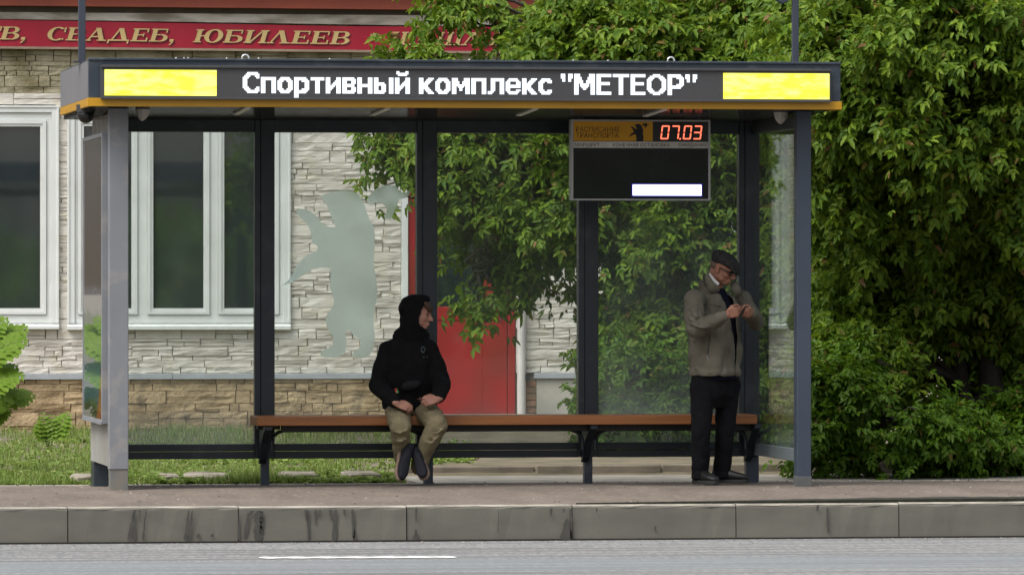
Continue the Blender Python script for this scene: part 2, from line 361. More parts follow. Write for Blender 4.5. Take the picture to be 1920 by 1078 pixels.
mb.add(vs, [(2 * i, 2 * i + 2, 2 * i + 3, 2 * i + 1) for i in range(n)])
tag(mb.build('road_marking', M('road paint', (0.8, 0.8, 0.78, 1), 0.6, 0.25, 12)), kind='structure')

# kerb stones with joints
def kerb():
    mb = MB()
    jx = [-560, -220, 127, 447, 762, 1073, 1380, 1685, 2000, 2320]
    for i in range(len(jx) - 1):
        x0, x1 = X(jx[i], KERBY) + 0.0035, X(jx[i + 1], KERBY) - 0.0035
        dy, dz = random.uniform(-.006, .006), random.uniform(-.004, .004)
        r = 0.022; prof = [(KERBY + dy - 0.012, ROADZ - .05)]
        for k in range(5):
            a = math.pi / 2 * k / 4
            prof.append((KERBY + dy + r - r * math.cos(a), 0.004 + dz - r + r * math.sin(a)))
        prof += [(KERBY + 0.165, 0.002 + dz), (KERBY + 0.165, ROADZ - .05)]
        nseg = 14; vs = []; fs = []; np_ = len(prof)
        for s in range(nseg + 1):
            x = x0 + (x1 - x0) * s / nseg
            for q, (py, pz) in enumerate(prof):
                c = noise.noise(Vector((x * 7, q * 1.1, i))) * .010 if 0 < q < 6 else 0
                vs.append((x, py + c, pz + c * .6))
        for s in range(nseg):
            for q in range(np_ - 1):
                fs.append((s * np_ + q, (s + 1) * np_ + q, (s + 1) * np_ + q + 1, s * np_ + q + 1))
        fs += [tuple(range(np_)), tuple(nseg * np_ + q for q in range(np_ - 1, -1, -1))]
        mb.add(vs, fs, 0)
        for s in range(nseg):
            for q in range(3, np_ - 2): mb.mi[-len(fs) + s * (np_ - 1) + q] = 3  # top faces: pale wear, with the light from above put into the colour
    mb.box(X(-560, KERBY), X(2320, KERBY), KERBY - .02, KERBY + .012, ROADZ - .05, ROADZ + .012, 1)  # dark strip along the foot paints in the gap shadow
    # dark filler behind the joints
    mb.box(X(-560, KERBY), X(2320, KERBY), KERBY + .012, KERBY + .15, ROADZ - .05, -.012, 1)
    # dried runs of water, each with its own ragged outline (photo pixel x at top, at bottom, y top, y bottom, half width top, bottom)
    runs = [(253, 240, 955, 1012, 2.0, 3.5), (253, 252, 956, 1014, 1.6, 3.0), (262, 262, 955, 978, 1.5, .6), (274, 268, 955, 1014, 1.4, 2.0),
            (354, 347, 955, 1012, 1.6, 3.2), (361, 355, 956, 1012, 1.4, 2.5), (372, 372, 1000, 1008, 3, 5), (398, 398, 1000, 1006, 2, 4),
            (448, 449, 960, 1012, 1.2, 4), (466, 459, 965, 1010, 3.5, 3), (474, 466, 957, 966, 4, 5), (486, 484, 957, 1013, 7, 10), (491, 490, 957, 1000, 3, 4),
            (573, 577, 955, 982, 3.0, 1.5), (578, 579, 956, 1012, 2.2, 2.4), (592, 592, 955, 984, 2.5, 1.2), (600, 599, 955, 970, 1.8, .8), (620, 622, 955, 975, 2.5, 1.4),
            (630, 627, 955, 1013, 2.6, 5), (646, 646, 954, 966, 2.2, 1), (661, 664, 954, 1010, 3.2, 2.6), (665, 666, 990, 1012, 1.5, 5),
            (781, 780, 950, 978, 2.0, 1.6), (780, 780, 990, 1011, 1, 8), (1034, 1033, 952, 968, 2.4, 1.2), (1057, 1057, 953, 960, 1.6, 1.5), (1064, 1062, 972, 1011, 5, 13),
            (1070, 1071, 953, 1011, 2.2, 3), (1119, 1119, 952, 960, 1.6, 1.2), (1229, 1229, 985, 996, 1.4, 1.6), (1533, 1533, 947, 958, 2.6, 1.2), (1551, 1553, 950, 999, 1.8, 2.0), (935, 934, 955, 1000, .5, .5)]
    for (xa, xb, ya, yb, wa, wb) in runs:
        n = 10; vs = []
        for i in range(n + 1):
            t = i / n; px = xa + (xb - xa) * t; py = ya + (yb - ya) * t; w = wa + (wb - wa) * t ** 1.6
            w *= random.uniform(.75, 1.25); e = random.uniform(-.6, .6)
            if i in (0, n): w *= .4
            a, b = P(px + e - w, py, KERBY - .0205), P(px + e + w, py, KERBY - .0205)
            vs += [tuple(a), tuple(b)]
        mb.add(vs, [(2 * i, 2 * i + 1, 2 * i + 3, 2 * i + 2) for i in range(n)], 2)
    o = mb.build('kerb', [CONC, M('joint grime and base shadow', (0.02, 0.019, 0.016, 1), .95), WET, M('worn dusty top-lit kerb', (0.33, 0.31, 0.26, 1), .9, .35, 5, .4, 90, col2=(.2, .185, .15, 1), stretch=(1, .2, 1))], fix=True)
    tag(o, kind='structure')
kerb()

PAVEZ = lambda y: 0.0 if y < 0 else -0.02 * y
def sheet(name, x0, x1, y0, y1, nx, ny, zf, mat):
    vs = []; fs = []
    for j in range(ny + 1):
        for i in range(nx + 1):
            x = x0 + (x1 - x0) * i / nx; y = y0 + (y1 - y0) * j / ny
            vs.append((x, y, zf(x, y)))
    for j in range(ny):
        for i in range(nx):
            a = j * (nx + 1) + i; fs.append((a, a + 1, a + nx + 2, a + nx + 1))
    mb = MB(); mb.add(vs, fs); return mb.build(name, mat, smooth=True)
YE = 2.12
tag(sheet('pavement', -30, 30, KERBY + .165, YE, 240, 30, lambda x, y: PAVEZ(y) - .004 + .008 * noise.noise(Vector((x * .8, y * .9, 0))) * min(1, (y - KERBY - .16) * 2), PAVE), kind='structure')
XB = X(752, 4.1)
def gz(x, y):
    l = -0.055 + 0.02 * min(1, max(0, (y - 2.1) / 2.0)) - .03 * max(0, y - 6) / 13
    r = -0.062 if y < 4.12 else 0.03 - 0.09 * min(1, max(0, (y - 6.4) / 4))
    t = min(1, max(0, (x - XB + .35) / .5)); t = t * t * (3 - 2 * t)
    return l * (1 - t) + r * t + 0.012 * noise.noise(Vector((x * 1.7, y * 1.7, 3)))
SOIL = M('verge soil', (0.17, 0.14, 0.095, 1), 0.95, 0.45, 2.5, 0.6, 50, col2=(0.085, 0.08, 0.045, 1))
tag(sheet('verge', -11, 13, YE + .09, 24, 200, 180, gz, SOIL), kind='structure')
mb = MB(); mb.box(-30, 30, YE, YE + .09, -.3, -.043)
tag(mb.build('pavement_edging', CONC2, bevel=.006), kind='structure')
mb = MB(); mb.add([(XB - .1, YE + .09, -.052), (12, YE + .09, -.052), (12, 4.1, -.052), (XB - .1, 4.1, -.052)], [(0, 1, 2, 3)])
tag(mb.build('back_path', M('pale trodden path', (0.25, 0.235, 0.20, 1), .9, .3, 3, .3, 80)), kind='structure')
mb = MB()
cuts = [760, 1003, 1240, 1480, 1720, 1960, 2200]
for i in range(len(cuts) - 1):
    xa, xb = X(cuts[i], 4.1) + .008, X(cuts[i + 1], 4.1) - .008
    mb.box(xa, xb, 4.06 + random.uniform(-.01, .01), 4.22, -.2, .024 + .004 * i + random.uniform(-.004, .004))
tag(mb.build('low_kerb', M('earthy old kerb', (0.20, 0.17, 0.13, 1), .95, .35, 4, .5, 60), bevel=.012), kind='structure')
# moss and dirt in the gap behind the right end of the kerb
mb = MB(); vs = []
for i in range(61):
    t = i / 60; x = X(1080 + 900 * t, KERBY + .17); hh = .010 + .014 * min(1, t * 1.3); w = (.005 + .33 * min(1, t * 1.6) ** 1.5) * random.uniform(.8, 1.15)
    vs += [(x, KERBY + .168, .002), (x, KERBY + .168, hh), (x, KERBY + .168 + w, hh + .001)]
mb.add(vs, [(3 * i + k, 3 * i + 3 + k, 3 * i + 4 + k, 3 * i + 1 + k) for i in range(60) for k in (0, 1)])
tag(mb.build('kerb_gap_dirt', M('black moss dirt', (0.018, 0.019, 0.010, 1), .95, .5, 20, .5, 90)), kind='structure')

# ------------------------------------------------------------------ the building
BANG = math.radians(-2.0); BO = Vector((0, 19.2, 0)); BU = Vector((math.cos(BANG), math.sin(BANG), 0)); BN = Vector((math.sin(BANG), -math.cos(BANG), 0))
def BX(u, w, z): return BO + BU * u + BN * w + Vector((0, 0, z))
def W(px, py, w=0.0):
    d = FWD + RGT * ((px - 960) / FPX) + Vector((0, 0, 1)) * ((HORIZ - py) / FPX)
    q = BO + BN * w; t = (q - CAM).dot(BN) / d.dot(BN); p = CAM + d * t - q
    return p.dot(BU), p.z
def U(px, w=0.0): return W(px, HORIZ, w)[0]
def WZ(py, px=400, w=0.0): return W(px, py, w)[1]
bld = empty('building', BX(0, 0, 0), 'low building clad in cream and tan ledge stone with a red door behind the shelter', 'building')
STONE = M('cream ledge stone', lin(218, 215, 207), 0.85, 0.2, 5, 0.6, 38, col2=lin(200, 195, 185), speck=lin(208, 202, 186), speckscale=7, bdist=.014, bstretch=(.7, .7, 1.5))
STAIN_SHADE = M('stained and shaded ledge stone', lin(168, 162, 138), 0.9, 0.3, 4, 0.8, 26, col2=lin(120, 113, 84), bdist=.02, stretch=(1, 1, .6))  # olive staining, with the shade under the banner mixed into the colour
TAN = M('tan ledge stone', lin(184, 164, 130), 0.9, 0.3, 4, 0.8, 24, col2=lin(150, 130, 100), speck=lin(128, 114, 92), speckscale=6, bdist=.02)
DARKJ = M('stone joints', (0.38, 0.36, 0.31, 1), .95)
UL, UR = U(-330), U(3100)
ZB = -0.1; Z_BT, Z_BB = WZ(700, 300), WZ(711, 300)
ZTOP = WZ(24, 300)
win_a = (U(-306), U(108), WZ(617, 100), WZ(201, 100)); win_b = (U(128), U(542), WZ(618, 400), WZ(201, 400))
win_c = (U(1255), U(1500), WZ(618, 1400), WZ(201, 1400))
door_r = (U(752), U(967), -.1, WZ(352, 860))
holes = [(a + .02, b - .02, c + .03, d - .02) for a, b, c, d in (win_a, win_b, win_c)] + [door_r]
def cladding(u0, u1, z0, z1, rects, seed, hmin, hmax):
    rnd = random.Random(seed); mb = MB(BX)
    def stone(a, b, c, d):
        e = rnd.uniform(.024, .034); g = .0007; tl = rnd.uniform(-.006, .012); tr = rnd.uniform(-.006, .012)
        if rnd.random() < .3: e += rnd.uniform(.006, .018)
        a += g; b -= g; c += g * .5; d -= g * .3
        if b - a < .02: return
        nseg = max(1, int((b - a) / .09)); ins = min(.005, (b - a) * .2, (d - c) * .25)
        vs = []; fs = []
        for i in range(nseg + 1):
            t = i / nseg; x = a + (b - a) * t; jt = rnd.uniform(-.005, .005); k = ins if i in (0, nseg) else 0
            xx = x + (ins if i == 0 else -ins if i == nseg else 0)
            lo = c + rnd.uniform(0, .006); hi = d - rnd.uniform(0, .004)
            ee = e + jt - (.003 if k else 0)
            vs += [(x, 0, c), (xx, ee * .82 + rnd.uniform(0, .004), lo), (xx, ee + rnd.uniform(-.006, .004), (lo + hi) / 2 + rnd.uniform(-.01, .01)), (xx, ee + tl * (1 - t) + tr * t, hi), (x, .004, d)]
        for i in range(nseg):
            for q in range(4):
                p = i * 5 + q; fs.append((p, p + 5, p + 6, p + 1))
        fs += [(0, 1, 2, 3, 4), tuple(nseg * 5 + q for q in (4, 3, 2, 1, 0))]
        mb.add(vs, fs)
    def row(c, d):
        ints = [(u0, u1)]
        for (ra, rb, rc, rd) in rects:
            if d > rc + .005 and c < rd - .005:
                nw = []
                for a, b in ints:
                    if rb <= a or ra >= b: nw.append((a, b)); continue
                    if ra > a: nw.append((a, ra))
                    if rb < b: nw.append((rb, b))
                ints = nw
        for a, b in ints:
            x = a - rnd.uniform(0, .2)
            while x < b:
                l = rnd.choice((rnd.uniform(.10, .22), rnd.uniform(.2, .42), rnd.uniform(.35, .75)))
                xa, xb = max(x, a), min(x + l, b)
                if b - xb < .06: xb = b
                h = d - c
                if h > .07 and rnd.random() < .62 and xb - xa > .15:
                    s = c + h * rnd.uniform(.35, .65)
                    q = xa + (xb - xa) * rnd.uniform(.3, .7)
                    if rnd.random() < .4: stone(xa, q, c, s); stone(q, xb, c, s)
                    else: stone(xa, xb, c, s)
                    stone(xa, xb, s, d)
                else: stone(xa, xb, c, d)
                x += l if xb < b else 99
    z = z0
    while z < z1 - .02:
        h = rnd.uniform(hmin, hmax)
        nz_ = z + h if z1 - z - h > hmin * .7 else z1
        row(z, nz_); z = nz_
    return mb
ZST = WZ(176, 300)
mb = MB(BX); mb.box(UL, UR, -.3, -.02, ZB, ZTOP + .6)
wall = mb.build('wall', DARKJ, bld)
cladding(UL, UR, Z_BT, ZST, holes, 3, .045, .13).build('cream_cladding', STONE, wall)
cladding(UL, UR, ZST, ZTOP, holes, 4, .045, .13).build('stained_shaded_cladding', STAIN_SHADE, wall)
ul = door_r[0]
plinth = cladding(UL, ul, ZB, Z_BB, [], 8, .065, .15).build('plinth', TAN, bld)
# flashing strip between wall and plinth
mb = MB(BX)
for a, b in ((UL, U(322)), (U(323), ul), (U(1000), UR)):
    mb.prism([(.03, Z_BT), (.062, Z_BT - .006), (.066, Z_BB + .004), (.05, Z_BB), (.03, Z_BB)], lambda p, q, d: (d, p, q), a, b)
mb.build('flashing', FLASH, bld)
# right of the door: brick pier and rendered plinth
mb = MB(BX)
r2 = random.Random(2)
zz = ZB
while zz < Z_BB - .05:
    mb.box(U(985), U(1004), -.015, .03 + r2.uniform(0, .012), zz, zz + .062); zz += .07
mb.build('brick_pier', M('worn brick', lin(150, 110, 84), .9, .4, 9, .4, 60, col2=lin(112, 96, 78)), bld)
mb = MB(BX); mb.box(U(1005), UR, -.015, .032, ZB, Z_BB - .004)
mb.build('rendered_plinth', M('grey render', lin(176, 172, 162), .9, .2, 4, .3, 50), bld, bevel=.006)
# eave: dark gap, flaking white board, brick red beam
def zline(pl, pr, u):                                          # nearly level line measured at px 0 and px 640
    ua, ub = U(0), U(640); za, zb = WZ(pl, 0), WZ(pr, 640); return za + (zb - za) * (u - ua) / (ub - ua)
mb = MB(BX)
def strip(mb, u0, u1, l0, l1, w0, w1, mi=None):
    a0, a1 = zline(*l0, u0), zline(*l0, u1); b0, b1 = zline(*l1, u0), zline(*l1, u1)
    vs = [(u0, w0, a0), (u1, w0, a1), (u1, w1, a1), (u0, w1, a0), (u0, w0, b0), (u1, w0, b1), (u1, w1, b1), (u0, w1, b0)]
    mb.add(vs, [(3, 2, 1, 0), (4, 5, 6, 7), (0, 1, 5, 4), (1, 2, 6, 5), (2, 3, 7, 6), (3, 0, 4, 7)], mi)
strip(mb, UL, UR, (37, 47), (24, 29), -.02, .10)
mb.build('eave_board', M('flaking white paint', lin(186, 182, 172), .8, .3, 3.0, .5, 30, col2=lin(130, 124, 110), stretch=(.5, 1, 2), lo=.42, hi=.6), bld)
mb = MB(BX); strip(mb, UL, UR, (24, 29.2), (12.5, 19), -.02, .055)
mb.build('eave_gap', M('dark eave board', lin(104, 98, 84), .9), bld)
mb = MB(BX); strip(mb, UL, UR, (12.4, 18.9), (-45, -38), -.02, .20)
mb.build('roof_beam', M('brick red paint', lin(150, 72, 52), .6, .2, 2, .1, 30), bld)
mb = MB(BX); mb.prism([(.35, ZTOP + .34), (-6, ZTOP + 1.5), (-6, ZTOP + 1.4), (.35, ZTOP + .26)], lambda p, q, d: (d, p, q), UL - .2, UR + .2)
mb.build('roof', M('roof sheet', lin(110, 60, 48), .6), bld)

def window(rect, panes, ptop, pbot, px):
    u0, u1, z0, z1 = rect
    mb = MB(BX); sw = .066
    zs, zt = WZ(pbot, px), WZ(ptop, px)
    # casing boards round the opening
    c0, c1 = u0, u1; zc0 = WZ(606, px); t1 = .045
    mb.box(c0, c0 + .066, -.02, .062, zc0, z1); mb.box(c1 - .066, c1, -.02, .062, zc0, z1); mb.box(c0 + .066, c1 - .066, -.02, .062, z1 - .06, z1)
    # raised outer bead of the casing
    mb.box(c0 - .012, c0 + .012, -.02, .072, zc0, z1 + .012); mb.box(c1 - .012, c1 + .012, -.02, .072, zc0, z1 + .012); mb.box(c0 + .012, c1 - .012, -.02, .072, z1 - .01, z1 + .012)
    fa, fb = u0 + .066, u1 - .066; fz0 = zc0; fz1 = z1 - .06
    edges = [fa] + [x for p in panes for x in (p[0] - sw, p[1] + sw)] + [fb]
    mb.box(fa, fb, -.03, .040, fz0, zs - sw); mb.box(fa, fb, -.03, .040, zt + sw, fz1)
    for i in range(0, len(edges), 2):
        if edges[i + 1] > edges[i]: mb.box(edges[i], edges[i + 1], -.03, .040, zs - sw, zt + sw)
    w = mb.build('window', PVC, bld, bevel=.004)
    for (a, b) in panes:
        s = MB(BX)
        sv = sw - .002
        s.box(a - sv, a - .028, -.03, .058, zs - sv, zt + sv); s.box(b + .028, b + sv, -.03, .058, zs - sv, zt + sv); s.box(a - .028, a, -.03, .047, zs - .028, zt + .028); s.box(b, b + .028, -.03, .047, zs - .028, zt + .028)
        s.box(a - .028, b + .028, -.03, .058, zs - sv, zs - .028); s.box(a - .028, b + .028, -.03, .058, zt + .028, zt + sv)
        s.box(a, b, -.03, .047, zs - .028, zs); s.box(a, b, -.03, .047, zt, zt + .028)
        # rubber gasket
        s.box(a, a + .006, -.03, .040, zs, zt, 1); s.box(b - .006, b, -.03, .040, zs, zt, 1); s.box(a + .006, b - .006, -.03, .040, zs, zs + .006, 1); s.box(a + .006, b - .006, -.03, .040, zt - .006, zt, 1)
        s.build('sash', [PVC, BLACKP], w, bevel=.003)
        g = MB(BX); g.box(a + .006, b - .006, -.028, .012, zs + .006, zt - .006); g.build('pane', WINGLASS, w)
    s = MB(BX); s.prism([(-.02, zc0 - .002), (.075, zc0 - .010), (.11, zc0 - .028), (.11, z0), (-.02, z0 - .0)], lambda p, q, d: (d, p, q), u0 - .012, u1 + .012)
    s.build('sill', PVC, w, bevel=.004)
window(win_a, [(U(-275), U(-186)), (U(-147), U(-53)), (U(-16), U(75))], 238, 578, 60)
window(win_b, [(U(157), U(246)), (U(287), U(381)), (U(420), U(511))], 238, 578, 400)
window(win_c, [(U(1285), U(1365)), (U(1400), U(1475))], 238, 578, 1400)

# door
def door():
    u0, u1 = U(765), U(966); zt = WZ(360, 860)
    mb = MB(BX)
    mb.box(u0, U(780), -.06, .02, ZB, zt); mb.box(U(952), u1, -.06, .02, ZB, zt); mb.box(U(780), U(952), -.06, .02, WZ(372, 860), zt)
    d = mb.build('door', REDP, bld, bevel=.006)
    ga, gb, gz0, gz1 = U(808), U(906), WZ(575, 860), WZ(400, 860)
    lf = MB(BX); la, lb, lt = U(781), U(951), WZ(373, 860)
    lf.box(la, ga, -.05, .004, ZB, lt); lf.box(gb, lb, -.05, .004, ZB, lt); lf.box(ga, gb, -.05, .004, gz1, lt)
    lf.box(ga, gb, -.05, .004, WZ(600, 860), gz0); lf.box(ga, gb, -.05, -.006, WZ(772, 860), WZ(600, 860)); lf.box(ga, gb, -.05, .004, ZB, WZ(772, 860))
    lf.build('door_leaf', REDP, d, bevel=.005)
    g = MB(BX); g.box(ga + .002, gb - .002, -.045, -.012, gz0 + .002, gz1 - .002); g.build('door_glass', WINGLASS, d)
    h = MB(BX); h.tube([(U(938), .004, WZ(600, 860)), (U(938), .05, WZ(600, 860)), (U(938), .05, WZ(575, 860)), (U(938), .05, WZ(556, 860)), (U(938), .004, WZ(556, 860))], .009, 8)
    h.build('door_handle', METAL, d, smooth=True)
    t = MB(BX); t.box(U(752), U(764.5), -.02, .05, ZB, zt + .04); t.build('door_trim', PVC, bld, bevel=.006)
    t = MB(BX)
    pts = [(U(976), .075, ZB), (U(976), .075, WZ(490, 970)), (U(976), .07, WZ(470, 970)), (U(970), .02, WZ(440, 970)), (U(970), .02, ZTOP - .4)]
    t.tube(pts, .046, 14)
    for q in (706, 560): t.box(U(972), U(992), .0, .1, WZ(q + 5, 970), WZ(q - 4, 970), 1)
    t.build('drainpipe', [M('white pipe', lin(205, 202, 198), .5, .15, 3), BLACKP], bld)
    st = MB(BX); st.box(U(745), U(1000), .02, .5, -.2, .10); st.build('doorstep', CONC2, bld, bevel=.01)
door()

# the crimson banner with gold serif capitals
def banner():
    ub0, ub1 = UL + .1, U(990)
    root = empty('banner', BX(U(300), .1, WZ(60, 300)), 'long crimson banner with gold slanted capitals under the eave', 'banner')
    mb = MB(BX); n = 60; vs = []; fs = []
    top = lambda u: zline(38.5, 50.5, u) if u < U(640) else zline(38.5, 50.5, U(640)) - .0
    bot = lambda u: zline(88, 94.5, u)
    for i in range(n + 1):
        u = ub0 + (ub1 - ub0) * i / n; q = .004 * math.sin(i * 1.3)
        vs += [(u, .115 + q, bot(u)), (u, .118 + q, top(u)), (u, .110, bot(u)), (u, .110, top(u))]
    for i in range(n):
        a = 4 * i; fs += [(a, a + 4, a + 5, a + 1), (a + 2, a + 3, a + 7, a + 6), (a + 1, a + 5, a + 7, a + 3), (a, a + 2, a + 6, a + 4)]
    mb.add(vs, fs)
    mb.build('banner_sheet', M('crimson banner vinyl', lin(158, 16, 44), .5, .15, 2), root)
    e = MB(BX); strip(e, ub0, ub1, (92.5, 99), (88.2, 94.7), .1, .122)
    e.build('banner_hem', M('banner hem', lin(150, 130, 112), .6), root)
    TH, SF = .25, .085
    def rect(a, b, c, d): return [(a, c), (b, c), (b, d), (a, d)]
    def stem_(x, foot=True): return [rect(x, x + TH, 0, 1), rect(x - .09, x + TH + .09, 0, SF), rect(x - .09, x + TH + .09, 1 - SF, 1)]
    def ring(cx, cy, rx, ry, a0=0, a1=360, tx=.24, ty=.075, n=22):
        out = []
        for i in range(n):
            p = []
            for a, inner in ((i, 0), (i + 1, 0), (i + 1, 1), (i, 1)):
                t = math.radians(a0 + (a1 - a0) * a / n)
                p.append((cx + (rx - inner * tx) * math.cos(t), cy + (ry - inner * ty) * math.sin(t)))
            out.append(p)
        return out
    def diag(xa, xb, w, ya=0, yb=1): return [[(xa, ya), (xa + w, ya), (xb + w, yb), (xb, yb)]]
    G = {}
    G['Т'] = (1.15, stem_(.45) + [rect(.02, 1.13, .90, 1), rect(.02, .10, .66, .9), rect(1.05, 1.13, .66, .9)])
    G['В'] = (1.1, stem_(.12) + [rect(.3, .6, .46, .54), rect(.3, .6, .92, 1), rect(.3, .6, 0, .08)] + ring(.62, .75, .36, .25, -90, 90) + ring(.64, .26, .42, .27, -90, 90))
    G['С'] = (1.12, ring(.58, .5, .54, .53, 48, 312, .26, .08) + [rect(.93, 1.02, .62, 1.0), rect(.93, 1.0, .04, .16)])
    G['А'] = (1.25, diag(.12, .54, .10) + diag(.82, .46, .28) + [rect(.3, .9, .28, .37), rect(0, .36, 0, SF), rect(.68, 1.22, 0, SF)])
    G['Л'] = (1.25, diag(.12, .54, .10) + diag(.82, .46, .28) + [rect(0, .36, 0, SF), rect(.68, 1.22, 0, SF)])
    G['Д'] = (1.3, diag(.22, .56, .10, .1) + diag(.84, .50, .28, .1) + [rect(.05, 1.25, .02, .12), rect(.05, .14, -.18, .02), rect(1.16, 1.25, -.18, .02)])
    G['Е'] = (1.05, stem_(.12) + [rect(.3, .95, 0, .085), rect(.3, .93, .915, 1), rect(.37, .7, .46, .54), rect(.88, .97, 0, .3), rect(.85, .93, .7, 1), rect(.66, .72, .36, .64)])
    G['Б'] = (1.1, stem_(.12) + [rect(.3, .95, .915, 1), rect(.87, .95, .7, 1), rect(.3, .6, .5, .58), rect(.3, .6, 0, .08)] + ring(.62, .29, .42, .29, -90, 90))
    G['Ю'] = (1.6, stem_(.12) + [rect(.37, .6, .46, .54)] + ring(1.05, .5, .50, .53, 0, 360, .26, .08))
    G['И'] = (1.3, stem_(.12) + stem_(.92) + [[(.35, .1), (.47, .1), (.94, .9), (.82, .9)]])
    G['Ш'] = (1.75, stem_(.12) + stem_(.74) + stem_(1.36) + [rect(.37, 1.37, 0, .085)])
    G['Ы'] = (1.5, stem_(.12) + stem_(1.12) + [rect(.3, .55, .5, .58), rect(.3, .55, 0, .08)] + ring(.58, .29, .40, .29, -90, 90))
    G[','] = (.5, [rect(.1, .32, 0, .2), [(.24, 0), (.32, 0), (.2, -.25), (.1, -.25)]])
    st = []
    for a in range(0, 360, 60):
        c, s = math.cos(math.radians(a + 30)), math.sin(math.radians(a + 30))
        st.append([(.4 + .02 * s, .62 - .02 * c), (.4 + .3 * c + .07 * s, .62 + .3 * s - .07 * c), (.4 + .3 * c - .07 * s, .62 + .3 * s + .07 * c), (.4 - .02 * s, .62 + .02 * c)])
    G['*'] = (.8, st)
    gold = M('gold banner letters', lin(196, 172, 116), .5, .1, 4)
    dark = M('dark letter shadow', lin(92, 16, 30), .6)
    k = 0
    for word, pa, pb in (('ТВ,', -42, 62), ('СВАДЕБ,', 84, 340), ('ЮБИЛЕЕВ', 360, 664), ('*', 686, 712), ('ШАШЛЫ', 728, 952)):
        tot = sum(G[c][0] for c in word); u0, u1 = U(pa + 4, .12), U(pb - 6, .12); sc = (u1 - u0) / tot; x = 0; t = MB(BX)
        for ch in word:
            for poly in G[ch][1]:
                k += 1
                for pas in (0, 1):
                    pts = []
                    for (a, b) in poly:
                        u = u0 + (x + a) * sc; zc = (top(u) + bot(u)) / 2; hh = 27.5 * m_per_px(11.2)
                        zz = zc - hh * .5 + b * hh
                        pts.append((u + (b - .5) * hh * .30 + (.012 if pas == 0 else 0), zz - (.010 if pas == 0 else 0)))
                    wl = (.1215 if pas == 0 else .1225) + (k % 60) * .00001 + .004
                    t.add([(a, wl, b) for a, b in pts], [tuple(range(len(pts)))], pas)
            x += G[ch][0]
        t.build('lettering', [dark, gold], root)
banner()
